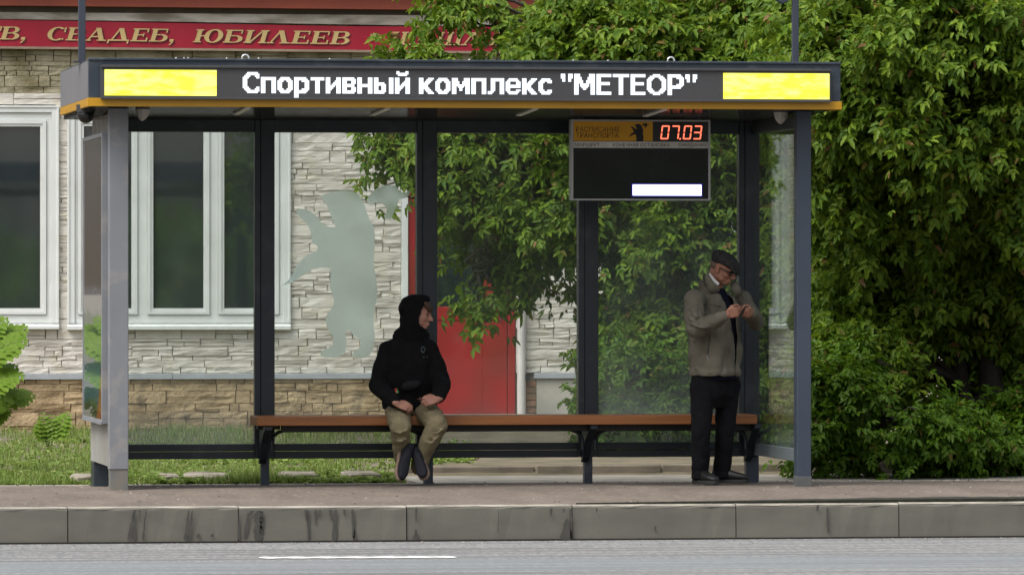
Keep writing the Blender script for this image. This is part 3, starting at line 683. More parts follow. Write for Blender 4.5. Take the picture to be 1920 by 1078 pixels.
# ------------------------------------------------------------------ the bus shelter
def shelter():
    root = empty('bus_shelter', (0, 0.9, -.02), 'long anthracite bus shelter with a lit stop name board and yellow roof edge', 'bus shelter')
    YF, YB = -0.42, 2.0
    xl, xr = X(166, YF), X(1576, YF)
    zt, zy, zb = Z(116, YF, 870), Z(187.5, YF, 870), Z(203, YF, 870)
    mb = MB(); mb.box(xl, xr, YF, YB, zy, zt)
    mb.box(xl - .002, xr + .002, YF - .012, YF + .03, zt - .006, zt + .012)      # drip edge
    roof = mb.build('roof', PAINT, root, bevel=.004)
    mb = MB(); mb.box(xl - .006, xl - .0005, YF + .004, YB, zy + .002, zt - .012); mb.build('lit_side_sheet', ROOF_SIDE, roof)
    mb = MB()
    mb.box(xl - .008, xr + .008, YF - .012, YF + .02, zb, zy); mb.box(xl - .008, xl + .02, YF + .02, YB, zb, zy); mb.box(xr - .02, xr + .008, YF + .02, YB, zb, zy)
    mb.build('yellow_trim', YELLOW, roof, bevel=.003)
    zc0, zc1 = zb + .012, Z(220, .9, 870); sl = (zc1 - zc0) / 1.3
    zc = lambda y: zc0 + sl * (min(y, .95) + .4)
    mb = MB(); mb.add([(xl + .02, YF + .02, zc(YF + .02)), (xr - .02, YF + .02, zc(YF + .02)), (xr - .02, .95, zc(.95)), (xl + .02, .95, zc(.95)),
                       (xl + .02, YF + .02, zy + .01), (xr - .02, YF + .02, zy + .01), (xr - .02, .95, zy + .01), (xl + .02, .95, zy + .01)],
                      [(3, 2, 1, 0), (4, 5, 6, 7), (0, 1, 5, 4), (1, 2, 6, 5), (2, 3, 7, 6), (3, 0, 4, 7)])
    mb.box(xl + .02, xr - .02, .951, YB, zc(.95), zy + .01)
    mb.build('ceiling', soffit_mat(), roof)
    lamp = M('lamp diffuser', lin(225, 225, 220), .4)
    for px in (455, 715, 990, 1230):
        xx = X(px, .1)
        mb = MB(); y0, y1 = -.25, .55
        mb.add([(xx - .02, y0, zc(y0) - .012), (xx + .02, y0, zc(y0) - .012), (xx + .02, y1, zc(y1) - .012), (xx - .02, y1, zc(y1) - .012),
                (xx - .02, y0, zc(y0) + .01), (xx + .02, y0, zc(y0) + .01), (xx + .02, y1, zc(y1) + .01), (xx - .02, y1, zc(y1) + .01)],
               [(3, 2, 1, 0), (4, 5, 6, 7), (0, 1, 5, 4), (1, 2, 6, 5), (2, 3, 7, 6), (3, 0, 4, 7)])
        mb.build('ceiling_lamp', lamp, roof)
    # lifting eyes on the roof edge
    for px in (460, 1258):
        x = X(px, YF + .1); mb = MB()
        mb.tube([(x + .026 * math.cos(a), YF + .1, zt + .018 + .026 * math.sin(a)) for a in [math.pi * k / 10 * 1.3 - .5 for k in range(11)]], .006, 8)
        mb.build('lifting_eye', M('bright steel', lin(225, 228, 230), .3, metal=.3), roof, smooth=True)
    for px in (330, 345, 353, 425, 485, 618, 880, 1075, 1140):   # small white beads along the roof edge
        mb = MB(); mb.sphere((X(px, YF + .01), YF + .012, zt + .013), .0065, 8, 6); mb.build('roof_bead', WHITEP, roof)

    # the stop name board: display box stands proud of the roof edge
    YD = YF - .05
    x0, x1, z0, z1 = X(189, YD), X(1558, YD), Z(188.2, YD, 870), Z(127.5, YD, 870)
    mb = MB(); mb.box(x0, x1, YD, YF - .001, z0, z1); mb.box(x0, x1, YD - .016, YD - .0005, z1 - .012, z1 + .006); mb.box(x0, x1, YD - .012, YD - .0005, z0 - .004, z0 + .012)
    board = mb.build('stop_name_board', SCREEN, root, bevel=.002)
    ylw = emit('lit yellow led field', (1.0, 0.97, 0.04), 1.0, .12, .0114, col2=(1.0, 1.0, .22))
    for (a, b, pa, pb) in ((196, 406, 131.5, 180), (1356, 1555, 138, 186.5)):
        cx = (a + b) / 2
        mb = MB(); mb.box(X(a, YD), X(b, YD), YD - .006, YD - .0006, Z(pb, YD, cx), Z(pa, YD, cx))
        q = mb.build('yellow_field', ylw, board)
    dots, ncol = led_dots('Спортивный комплекс "МЕТЕОР"')
    xs, xe = X(455, YD), X(1307, YD); dx = (xe - xs) / ncol; zb_, dz = Z(177.2, YD, 880), 3.02 * m_per_px(YD)
    mb = MB()
    for c, r in dots:
        x, z = xs + c * dx, zb_ + r * dz
        mb.add([(x + dx * .02, YD - .004, z + dz * .03), (x + dx * .98, YD - .004, z + dz * .03), (x + dx * .98, YD - .004, z + dz * .97), (x + dx * .02, YD - .004, z + dz * .97)], [(0, 1, 2, 3)])
    mb.build('led_lettering', emit('lit white led', (0.86, 0.93, 1.0), 1.15, 0), board, fix=False)

    # posts
    zg = -.07
    ztop = zy - .002
    YBF, YBB = 1.80, 1.90
    # front posts
    mb = MB(); x0, x1 = X(204.5, -.06), X(241, -.06); zf = Z(880, -.06, 222)
    mb.box(x0, x1, -.06, .06, zf, zc(0) - .0); pl = mb.build('post', LIGHT_GREY, root, bevel=.006); tag(pl, 'pale grey front post')
    mb = MB(); mb.box(x0 + .008, x1 - .002, -.054, .054, zg, zf + .001); mb.build('post_foot', M('dull steel foot', lin(92, 98, 104), .6, .25, 5, col2=lin(112, 108, 100)), pl, bevel=.003)
    mb = MB(); xa, xb = X(1494.5, -.06), X(1521, -.06)
    mb.box(xa, xb, -.06, .06, zg, zc(0)); pr = mb.build('post', M('anthracite post paint', lin(56, 66, 80), .45, .1, 3), root, bevel=.005)
    mb = MB(); mb.box(xa - .004, xb + .004, -.064, .064, zg, Z(893, -.06, 1505)); mb.build('post_foot', M('dusty foot', lin(92, 94, 94), .8, .3, 8), pr, bevel=.003)
    # back posts, each of two profiles, with a narrower leg under the rail
    zr1, zr0 = Z(831, YBF, 760), Z(858.5, YBF, 760)
    zbeam = Z(249.5, YBF, 800)
    for a, s, b, la, lb in ((478, 489, 515, 490, 505), (782, 793, 820, 796, 812), (1085, 1097, 1122, 1096, 1111), (1386, 1397, 1424, 1399, 1423)):
        mb = MB(); mb.box(X(a, YBF), X(s, YBF) - .002, YBF, YBB, zr0 + .001, zc(YBF)); mb.box(X(s, YBF), X(b, YBF), YBF - .004, YBB, zr0 + .001, zc(YBF))
        p = mb.build('post', PAINT_DARK, root, bevel=.004)
        mb = MB(); mb.box(X(la, YBF), X(lb, YBF), YBF, YBB - .02, zg - .03, zr0 + .001); mb.build('post_leg', PAINT, p, bevel=.003)
    xL = X(241, YBF)
    mb = MB(); mb.box(xL - .2, xL, YBF, YBB, zr0, zc(YBF)); mb.build('post', PAINT_DARK, root, bevel=.004)
    cols = [(xL, X(478, YBF)), (X(515, YBF), X(782, YBF)), (X(820, YBF), X(1085, YBF)), (X(1122, YBF), X(1386, YBF))]
    gback = glass_mat('dusty back glass', .055, (0.42, 0.47, 0.45, 1), (.20, .72, .26))
    gfar = glass_mat('reflection-hazed back glass', .10, (0.42, 0.48, 0.46, 1), (.20, .95, .30))  # denser haze colours in the sky and road reflected by this pane
    for i, (a, b) in enumerate(cols):
        mb = MB(); mb.box(a, b, YBF + .01, YBB - .01, zbeam, zc(YBF)); mb.build('top_beam', PAINT_DARK, root, bevel=.003)
        mb = MB(); mb.box(a, b, YBF + .004, YBB - .004, zr0, (zr0 + zr1) / 2 - .002); mb.box(a, b, YBF + .008, YBB - .004, (zr0 + zr1) / 2 + .002, zr1); mb.build('bottom_rail', PAINT_DARK, root, bevel=.003)
        mb = MB(); mb.box(a + .002, b - .002, YBF + .046, YBF + .054, zr1 - .01, zbeam + .01)
        gp = mb.build('glass_panel', gfar if i == 3 else gback, root)
        if i == 1:
            bear(gp, YBF + .044, lambda a_, b_: (X(520 + a_ / 2.993, YBF), Z(330 + b_ / 2.993, YBF, 650)), film_mat('frosted emblem film', (.92, 1, .99), .07))
    # right side wall
    xs = X(1507, 0) - .01
    zra, zrb = Z(842, .06, 1488), Z(865, .06, 1488)
    mb = MB(); mb.box(xs - .03, xs + .03, .061, YBF - .006, zrb, zra); mb.build('bottom_rail', M('weathered rail', lin(112, 122, 126), .45, .15, 4), root, bevel=.004)
    mb = MB(); mb.box(xs - .03, xs + .03, .061, YBF - .006, Z(252, YBF, 1419), zc(YBF)); mb.build('top_beam', PAINT_DARK, root, bevel=.004)
    mb = MB(); mb.box(xs - .004, xs + .004, .061, YBF - .006, zra - .01, Z(252, YBF, 1419) + .01)
    mb.build('glass_panel', glass_mat('side glass', .05, (0.3, .34, .33, 1), (.25, .5, .12), bump=.0), root)
    # left side wall: light box with poster, steel skirt, foot, glass above
    xp, xq = X(190.5, .1), X(204, .1)
    zA, zB_ = Z(249, .1, 195), Z(795, .1, 200)
    mb = MB(); f = .018
    mb.box(xp, xq + .05, .10, .13, zB_, zA); mb.box(xp, xq + .05, 1.72, 1.75, zB_, zA); mb.box(xp, xq + .05, .13, 1.72, zA - .03, zA); mb.box(xp, xq + .05, .13, 1.72, zB_, zB_ + .03)
    lb = mb.build('light_box', LIGHT_GREY, root, bevel=.004)
    pm = bpy.data.materials.new('printed poster'); pm.use_nodes = True; nt = pm.node_tree; b = nt.nodes['Principled BSDF']
    tc = nt.nodes.new('ShaderNodeTexCoord'); sp = nt.nodes.new('ShaderNodeSeparateXYZ'); nt.links.new(tc.outputs['Object'], sp.inputs[0])
    nz = nt.nodes.new('ShaderNodeTexNoise'); nz.inputs['Scale'].default_value = 5; nt.links.new(tc.outputs['Object'], nz.inputs['Vector'])
    ma = nt.nodes.new('ShaderNodeMath'); ma.operation = 'MULTIPLY_ADD'; ma.inputs[1].default_value = .22; nt.links.new(nz.outputs['Fac'], ma.inputs[0]); nt.links.new(sp.outputs['Z'], ma.inputs[2])
    mr = nt.nodes.new('ShaderNodeMapRange'); mr.inputs['From Min'].default_value = zB_ + .02 + .11 + .02; mr.inputs['From Max'].default_value = zA + .02 + .11; nt.links.new(ma.outputs[0], mr.inputs[0])
    rp = nt.nodes.new('ShaderNodeValToRGB'); nt.links.new(mr.outputs[0], rp.inputs[0])
    e = rp.color_ramp.elements; e[0].position = 0; e[0].color = lin(40, 48, 30); e[1].position = 1; e[1].color = lin(120, 112, 104)
    for p, c in ((.05, lin(48, 58, 38)), (.07, lin(36, 84, 112)), (.17, lin(44, 96, 120)), (.2, lin(38, 70, 96)), (.22, lin(58, 92, 72)), (.27, lin(92, 118, 88)), (.31, lin(48, 80, 54)), (.365, lin(70, 100, 76)), (.375, lin(150, 150, 150)), (.45, lin(160, 155, 156)), (.47, lin(128, 116, 104)), (.8, lin(122, 112, 104))):
        q = e.new(p); q.color = c
    # an orange flash in the lower front corner of the picture
    s2 = nt.nodes.new('ShaderNodeMath'); s2.operation = 'MULTIPLY_ADD'; s2.inputs[1].default_value = -.9; nt.links.new(sp.outputs['Y'], s2.inputs[0]); s2.inputs[2].default_value = -.32
    s3 = nt.nodes.new('ShaderNodeMath'); s3.operation = 'SUBTRACT'; nt.links.new(s2.outputs[0], s3.inputs[0]); nt.links.new(sp.outputs['Z'], s3.inputs[1])
    s4 = nt.nodes.new('ShaderNodeMapRange'); s4.inputs['From Min'].default_value = -.62; s4.inputs['From Max'].default_value = -.5; nt.links.new(s3.outputs[0], s4.inputs[0])
    mx = nt.nodes.new('ShaderNodeMixRGB'); mx.inputs[2].default_value = lin(176, 92, 52); nt.links.new(s4.outputs[0], mx.inputs[0]); nt.links.new(rp.outputs[0], mx.inputs[1])
    nt.links.new(mx.outputs[0], b.inputs['Base Color']); b.inputs['Roughness'].default_value = .3; b.inputs['Coat Weight'].default_value = 1.0; b.inputs['Coat Roughness'].default_value = .02; b.inputs['Coat IOR'].default_value = 1.6
    mb = MB(); mb.box(xp + .006, xq + .03, .131, 1.719, zB_ + .031, zA - .031); mb.build('poster', pm, lb)
    mb = MB(); mb.box(xp - .006, xp + .0, .10, 1.75, zB_ - .004, zB_ + .012); mb.build('light_box_sill', LIGHT_GREY, lb)
    zK = Z(876, .06, 207)
    mb = MB(); xk = X(207, .08); mb.box(xk, xk + .04, .062, 1.75, zK, zB_ - .001); mb.build('skirt', M('dusty skirt panel', lin(150, 150, 146), .6, .12, 2, col2=lin(132, 130, 122)), root, bevel=.003)
    mb = MB(); mb.prism([(0, zg - .03), (.30, zg - .03), (.26, zK + .001), (.03, zK + .001)], lambda p, q, d: (d, 1.45 + p, q), xk + .0, xk + .11); mb.build('back_foot', PAINT_DARK, root, bevel=.004)
    mb = MB(); mb.box(xk + .012, xk + .02, .062, 1.75, zA + .004, zc(1.6)); mb.build('glass_panel', glass_mat('reflection-tinted upper glass', .5, (0.40, .37, .34, 1)), root)  # beige veil paints in the stone wall's reflection
    # masts on the roof
    return root, zc, zt
def bear(parent, y, f, mat):
    A = [(250,110),(290,96),(330,85),(380,82),(430,85),(455,100),(470,120),(495,170),(515,230),(545,290),(552,340),(550,400),(546,460),(548,520),(560,590),(566,640),(565,680),(555,720),(548,760),(543,810),(545,850),(551,890),(548,930),(540,975),(525,1002),(490,1020),(425,1010),(430,990),(450,975),(467,960),(472,945),(470,930),(450,905),(430,893),(412,868),(400,860),(388,868),(386,885),(391,920),(390,960),(385,985),(375,1002),(330,1018),(290,1018),(250,1010),(248,995),(260,980),(290,965),(315,950),(320,925),(318,900),(300,880),(288,860),(277,830),(276,800),(285,775),(303,755),(318,725),(322,695),(314,665),(304,640),(300,610),(302,580),(303,550),(300,520),(270,514),(240,515),(210,522),(180,535),(155,550),(120,575),(85,598),(55,608),(28,618),(60,590),(80,570),(95,540),(110,510),(128,485),(145,465),(170,447),(200,435),(222,420),(236,402),(220,388),(200,375),(196,345),(190,310),(170,270),(140,240),(110,210),(112,192),(130,184),(155,187),(180,195),(205,212),(230,235),(250,258),(272,278),(300,288),(330,290),(322,258),(308,228),(296,198),(288,175),(278,155),(262,142)]
    B = [(514,150),(512,128),(524,105),(560,70),(590,56),(620,50),(650,50),(670,55),(683,70),(690,90),(720,94),(752,88),(742,108),(726,122),(690,130),(678,160),(665,190),(652,220),(640,242),(618,240),(602,230),(612,210),(620,190),(612,172),(600,160),(575,148),(560,150),(535,160)]
    mb = MB()
    for pl in (A, B):
        vs = [f(a, b) for a, b in pl]
        mb.prism(vs, lambda p, q, d: (p, d, q), y - .0015, y)
    o = mb.build('bear_emblem', mat, parent)
    return o
SH, ZC, ZROOF = shelter()

def bench():
    YB = 1.33
    root = empty('bench', (X(950, YB), 1.55, Z(779, YB, 950) - .5), 'long orange brown wooden bench on dark steel brackets inside the shelter', 'bench')
    zt = Z(779, YB, 950); zb = Z(796.5, YB, 950)
    mb = MB(); x0, x1 = X(481, YB), X(1420, YB)
    for i in range(4):
        y0 = YB + i * .112; mb.box(x0, x1, y0, y0 + .106, zb, zt)
    mb.build('seat', WOODO, root, bevel=.006)
    mb = MB(); mb.box(X(528, 1.5), X(1416, 1.5), 1.50, 1.56, Z(808.5, 1.5, 950), zb - .001)
    mb.box(X(486, 1.5), X(528, 1.5), 1.58, 1.70, Z(803, 1.6, 950), zb - .001); mb.build('seat_beam', BLACKP, root, bevel=.004)
    for c in (497, 804, 1104, 1410):
        mb = MB(); x = X(c, 1.6)
        for s in (-1, 1):
            if s * 1 < 0 and c == 497: continue
            pts = []
            for k in range(9):
                a = math.pi / 2 * k / 8
                pts.append((x + s * (.135 - .085 * math.sin(a)), 1.60, zb - .050 - .085 * (1 - math.cos(a))))
            mb.tube([(x + s * .135, 1.6, zb - .004)] + pts + [(x + s * .05, 1.6, zb - .2)], .014, 8)
        mb.prism([(1.36, zb - .003), (1.79, zb - .003), (1.79, zb - .30), (1.70, zb - .26), (1.60, zb - .13), (1.45, zb - .05), (1.36, zb - .035)], lambda p, q, d: (d, p, q), x - .028, x + .028)
        mb.build('bracket', PAINT_DARK, root, bevel=.003)
bench()

# schedule board hanging from the shelter ceiling
def schedule():
    Y = 0.9; root = empty('schedule_board', (X(1201, Y), Y, Z(376, Y, 1200)), 'hanging timetable board with a yellow header and red clock digits', 'timetable board')
    x = lambda p: X(p, Y); z = lambda p: Z(p, Y, 1200)
    mb = MB(); fr = M('silver frame', lin(176, 176, 176), .4, .1, 5, metal=.2)
    mb.box(x(1070.5), x(1075), Y - .004, Y + .09, z(376), z(225)); mb.box(x(1328), x(1332), Y - .004, Y + .09, z(376), z(225)); mb.box(x(1075), x(1328), Y - .004, Y + .09, z(376), z(373)); mb.box(x(1075), x(1328), Y - .004, Y + .09, z(228), z(225))
    mb.build('frame', fr, root, bevel=.002)
    mb = MB(); mb.box(x(1075) + .001, x(1328) - .001, Y + .004, Y + .085, z(373) + .001, z(228) - .001); body = mb.build('screen', M('black display glass', lin(20, 24, 26), .12, .2, 3, col2=lin(30, 36, 38)), root)
    for p in (1090, 1312):
        mb = MB(); mb.box(x(p) - .02, x(p) + .02, Y + .02, Y + .06, z(225) + .0005, ZC(Y) + .02); mb.build('hanger', PAINT_DARK, root)
    mb = MB(); mb.box(x(1075) + .002, x(1224), Y, Y + .0035, z(265), z(228) - .002); hd = mb.build('header', M('yellow header', lin(216, 158, 22), .5, .08, 4), root)
    t = MB(); ink = M('header ink', lin(34, 26, 12), .6)
    fn = lambda a, b: (a, Y - .0008, b)
    text_into(t, 'РАСПИСАНИЕ', x(1080), x(1162), z(248), z(238.5), fn); text_into(t, 'ТРАНСПОРТА', x(1080), x(1160), z(259), z(249.5), fn)
    t.build('header_text', ink, hd, fix=False)
    e = bear(hd, Y - .0002, lambda a, b: (x(1178 + (a - 30) / 540 * 29), z(233 + (b - 82) / 700 * 32) if b < 782 else z(265)), M('emblem ink', lin(14, 16, 20), .6))
    t = MB(); t.box(x(1075) + .002, x(1328) - .002, Y, Y + .0035, z(278), z(266)); st = t.build('column_strip', M('grey strip', lin(222, 220, 215), .5), root)
    for s, a, b in (('МАРШРУТ', 1078, 1124), ('КОНЕЧНАЯ ОСТАНОВКА', 1149, 1256), ('ОЖИДАНИЕ', 1272, 1326)):
        t = MB(); text_into(t, s, x(a), x(b), z(275.5), z(268.8), fn); t.build('column_text', ink, st, fix=False)
    t = MB(); t.box(x(1225), x(1328) - .002, Y + .0005, Y + .0035, z(265), z(228) - .002); ck = t.build('clock', M('clock face', (.008, .008, .008, 1), .3), root)
    SEG = {'0': 'abcdef', '7': 'abc', '3': 'abcdg'}
    t = MB(); w_ = .010
    for ch, a, b in (('0', 1238, 1253), ('7', 1257, 1272), ('0', 1280, 1295), ('3', 1299, 1314)):
        xa, xb, z0, z1 = x(a), x(b), z(261.5), z(235.5); zm = (z0 + z1) / 2; sl = .12
        def q(x0, x1, za, zb, k):
            vs = [(x0 + (za - z0) * sl, Y - .001, za), (x1 + (za - z0) * sl, Y - .001, za), (x1 + (zb - z0) * sl, Y - .001, zb), (x0 + (zb - z0) * sl, Y - .001, zb)]
            t.add(vs, [(0, 1, 2, 3)])
        h = .0045
        S_ = SEG[ch]
        if 'a' in S_: q(xa + h, xb - h, z1 - w_, z1, 0)
        if 'd' in S_: q(xa + h, xb - h, z0, z0 + w_, 0)
        if 'g' in S_: q(xa + h, xb - h, zm - w_ / 2, zm + w_ / 2, 0)
        if 'b' in S_: q(xb - w_, xb, zm + h, z1 - h, 0)
        if 'c' in S_: q(xb - w_, xb, z0 + h, zm - h, 0)
        if 'f' in S_: q(xa, xa + w_, zm + h, z1 - h, 0)
        if 'e' in S_: q(xa, xa + w_, z0 + h, zm - h, 0)
    t.box(x(1274), x(1276.5), Y - .0015, Y - .0005, z(262), z(259))
    t.build('clock_digits', emit('lit red led', (1.0, .16, .08), 1.5), ck)
    t = MB(); t.box(x(1184.5), x(1317), Y + .001, Y + .0035, z(368.5), z(344.5)); bf = t.build('blue_halo', emit('blue led spill', (.01, .01, .28), .9), root)  # glowing border painted in for the halo round the lit bar
    t = MB(); t.box(x(1186.5), x(1315), Y - .001, Y + .0005, z(366.5), z(346.5)); t.build('lit_line', emit('lit white bar', (1, 1, 1), 2.2), root)
schedule()

def cams():
    for px, py, lab in ((266, 215, 'white angular lamp under the ceiling beside the pale left post'), (1463, 221, 'white angular lamp under the ceiling beside the dark right post')):
        Y = .15; x, z = X(px, Y), Z(py, Y, px); s = m_per_px(Y)
        mb = MB(); n = 10; rings = [(13.0, zc_) for zc_ in ()]
        prof = [(9, 22), (13, 20), (14, 9), (12.5, 0), (8, -7), (2, -12)]
        vs = []; fs = []
        for r, h in prof:
            for k in range(n):
                a = 2 * math.pi * k / n + .2; vs.append((x + r * s * math.cos(a) * (1 + .12 * math.cos(a)), Y + r * s * math.sin(a), z + h * s))
        for i in range(len(prof) - 1):
            for k in range(n): fs.append((i * n + k, i * n + (k + 1) % n, (i + 1) * n + (k + 1) % n, (i + 1) * n + k))
        fs.append(tuple(range(n))); fs.append(tuple((len(prof) - 1) * n + k for k in range(n)))
        mb.add(vs, fs)
        root = empty('corner_lamp', (x, Y, z), lab, 'lamp', 'white lamps under the shelter ceiling')
        mb.build('lamp_body', M('matt white plastic', lin(190, 186, 182), .5, .1, 8), root, bevel=.004)
        mb = MB(); mb.box(x - .03, x + .03, Y - .02, Y + .04, z + 20 * s, ZC(Y) + .004); mb.build('lamp_mount', WHITEP, root)
    Y = .25; x, z = X(161, Y), Z(216, Y, 161)
    root = empty('dome_camera', (x, Y, z), 'small black dome camera under the left end of the shelter roof', 'camera')
    mb = MB(); mb.sphere((x, Y, z), .062, 18, 12); mb.build('dome', M('smoked dome', (.012, .012, .012, 1), .1), root, smooth=True)
    mb = MB(); mb.tube([(x, Y, z + .02), (x, Y, z + .075)], .07, 18); mb.build('mount', M('camera mount', lin(52, 54, 54), .5), root)
    for px, w, tilt, lab in ((153.5, 6.5, -1.0, 'dark mast rising from the left end of the shelter roof'), (1491, 6, .8, 'dark mast with a box camera above the right end of the shelter roof')):
        Y = .25; x = X(px, Y); s = m_per_px(Y); z0 = ZROOF + .0005; z1 = Z(-90, Y, px)
        root = empty('roof_mast', (x, Y, z0), lab, 'mast', 'masts on the shelter roof')
        mb = MB(); mb.box(x - w * s, x + w * s, Y - w * s, Y + w * s, z0, z1); mb.build('pole', M('mast paint', lin(52, 58, 70), .5, .1, 4), root, bevel=.004)
        mb = MB(); mb.box(x - .06, x + .06, Y - .06, Y + .06, z0, z0 + .012); mb.build('base_plate', PAINT, root)
        if px > 1000:
            mb = MB(); zz = Z(-6, Y, 1450); mb.prism([(-.16, 0), (-.06, -.055), (-.02, -.04), (.0, .02), (-.02, .06), (-.16, .06)], lambda p, q, d: (x - .04 + p, d, zz + q), Y - .04, Y + .04); mb.box(x - .05, x - w * s, Y - .02, Y + .02, zz, zz + .03)
            mb.build('box_camera', PAINT, root, bevel=.005)
cams()
# ------------------------------------------------------------------ vegetation
def leaf_mat(name, c1, c2, red, t=0.35):
    m = bpy.data.materials.new(name); m.use_nodes = True
    nt = m.node_tree; N = nt.nodes; L = nt.links; b = N['Principled BSDF']
    geo = N.new('ShaderNodeNewGeometry'); rp = N.new('ShaderNodeValToRGB')
    L.new(geo.outputs['Random Per Island'], rp.inputs[0])
    e = rp.color_ramp.elements; e[0].position = 0; e[0].color = col4(c1); e[1].position = 1; e[1].color = col4(red)
    q = e.new(.55); q.color = col4(tuple((a + b_) / 2 for a, b_ in zip(c1[:3], c2[:3]))); q = e.new(.955); q.color = col4(c2); q = e.new(.985); q.color = col4(red)
    L.new(rp.outputs[0], b.inputs['Base Color']); b.inputs['Roughness'].default_value = .5; b.inputs['Specular IOR Level'].default_value = .22
    tr = N.new('ShaderNodeBsdfTranslucent'); hs = N.new('ShaderNodeHueSaturation'); hs.inputs['Value'].default_value = 1.3; hs.inputs['Hue'].default_value = .485
    L.new(rp.outputs[0], hs.inputs['Color']); L.new(hs.outputs[0], tr.inputs[0])
    mx = N.new('ShaderNodeMixShader'); mx.inputs[0].default_value = t
    L.new(b.outputs[0], mx.inputs[1]); L.new(tr.outputs[0], mx.inputs[2]); L.new(mx.outputs[0], N['Material Output'].inputs['Surface'])
    return m
BARK = M('dark bark', (0.035, 0.028, 0.022, 1), .9, .4, 20, .6, 40, stretch=(1, 1, .2))
LEAF = leaf_mat('box elder leaves', (0.060, 0.130, 0.010), (0.162, 0.245, 0.018), (0.19, 0.11, 0.04))
LEAF2 = leaf_mat('shrub leaves', (0.045, 0.108, 0.006), (0.095, 0.180, 0.010), (0.12, 0.10, 0.02))

# leaf templates: vertices (x along, y across, z up), quads; a leaflet is two halves folded along the midrib
def leaflet(l, w, ang, ox, oy, droop, fold=.16, teeth=True):
    c, s = math.cos(ang), math.sin(ang)
    loc = [(0, 0, 0), (.28, .46, 0), (.60, .36, 0), (1, 0, 0), (.60, -.36, 0), (.28, -.46, 0)]
    if teeth: loc = [(0, 0, 0), (.30, .5, 0), (.52, .30, 0), (.70, .34, 0), (1, 0, 0), (.70, -.34, 0), (.52, -.30, 0), (.30, -.5, 0)]
    out = []
    for a, b, _ in loc:
        x, y = a * l, b * w; z = abs(b) * w * fold * 2 - droop * l * a * a
        out.append((ox + x * c - y * s, oy + x * s + y * c, z - droop * .3 * math.hypot(ox, oy)))
    f = [(0, 1, 2, 3, 4), (0, 4, 5, 6, 7)] if teeth else [(0, 1, 2, 3), (0, 3, 4, 5)]
    return out, f
def template(kind, rnd):
    V, F = [], []
    def put(v, f):
        n = len(V); V.extend(v); F.extend([tuple(i + n for i in q) for q in f])
    if kind == 'elder':                                        # compound: end leaflet and one or two pairs
        r = .07
        put(*leaflet(.088 * rnd.uniform(.85, 1.2), .056, rnd.uniform(-.15, .15), r * 1.5, 0, rnd.uniform(.25, .7)))
        for s in (-1, 1):
            put(*leaflet(.078 * rnd.uniform(.85, 1.15), .046, s * rnd.uniform(.75, 1.15), r * 1.3, 0, rnd.uniform(.25, .7)))
            if rnd.random() < .75: put(*leaflet(.070 * rnd.uniform(.85, 1.15), .044, s * rnd.uniform(.95, 1.35), r * .65, 0, rnd.uniform(.3, .8)))
    elif kind == 'broad':
        put(*leaflet(.085, .068, 0, .02, 0, .4, .1))
    return np.array(V), F
def scatter(name, kind, items, mat, parent, seed):
    """items: arrays pos, dir, up, scale -> one mesh of leaves"""
    rnd = random.Random(seed)
    T = [template(kind, rnd) for _ in range(10)]
    pos, dr, up, sc = items
    n = len(pos); idx = np.array([rnd.randrange(10) for _ in range(n)])
    d = dr / np.linalg.norm(dr, axis=1, keepdims=True)
    s = np.cross(up, d); s /= np.linalg.norm(s, axis=1, keepdims=True) + 1e-9
    u = np.cross(d, s)
    AV, loops, starts, totals = [], [], [], []; base = 0; ls = 0
    for k, (V, F) in enumerate(T):
        sel = np.where(idx == k)[0]
        if not len(sel): continue
        v = pos[sel][:, None] + (d[sel][:, None] * V[None, :, 0:1] + s[sel][:, None] * V[None, :, 1:2] + u[sel][:, None] * V[None, :, 2:3]) * sc[sel][:, None, None]
        AV.append(v.reshape(-1, 3)); nv = len(V)
        fl = np.concatenate([np.array(f) for f in F]); ln = np.array([len(f) for f in F])
        off = base + np.arange(len(sel)) * nv
        loops.append((off[:, None] + fl[None]).ravel()); totals.append(np.tile(ln, len(sel)))
        base += nv * len(sel)
    v = np.concatenate(AV) - np.array(origin(parent)) if parent is not None else np.concatenate(AV)
    lp = np.concatenate(loops).astype(np.int32); tt = np.concatenate(totals).astype(np.int32)
    me = bpy.data.meshes.new(name)
    me.vertices.add(len(v)); me.vertices.foreach_set('co', v.astype(np.float32).ravel())
    me.loops.add(len(lp)); me.loops.foreach_set('vertex_index', lp)
    me.polygons.add(len(tt)); me.polygons.foreach_set('loop_start', np.concatenate([[0], np.cumsum(tt)[:-1]]).astype(np.int32)); me.polygons.foreach_set('loop_total', tt)
    me.update(calc_edges=True); me.materials.append(mat)
    return link_mesh(name, me, parent)
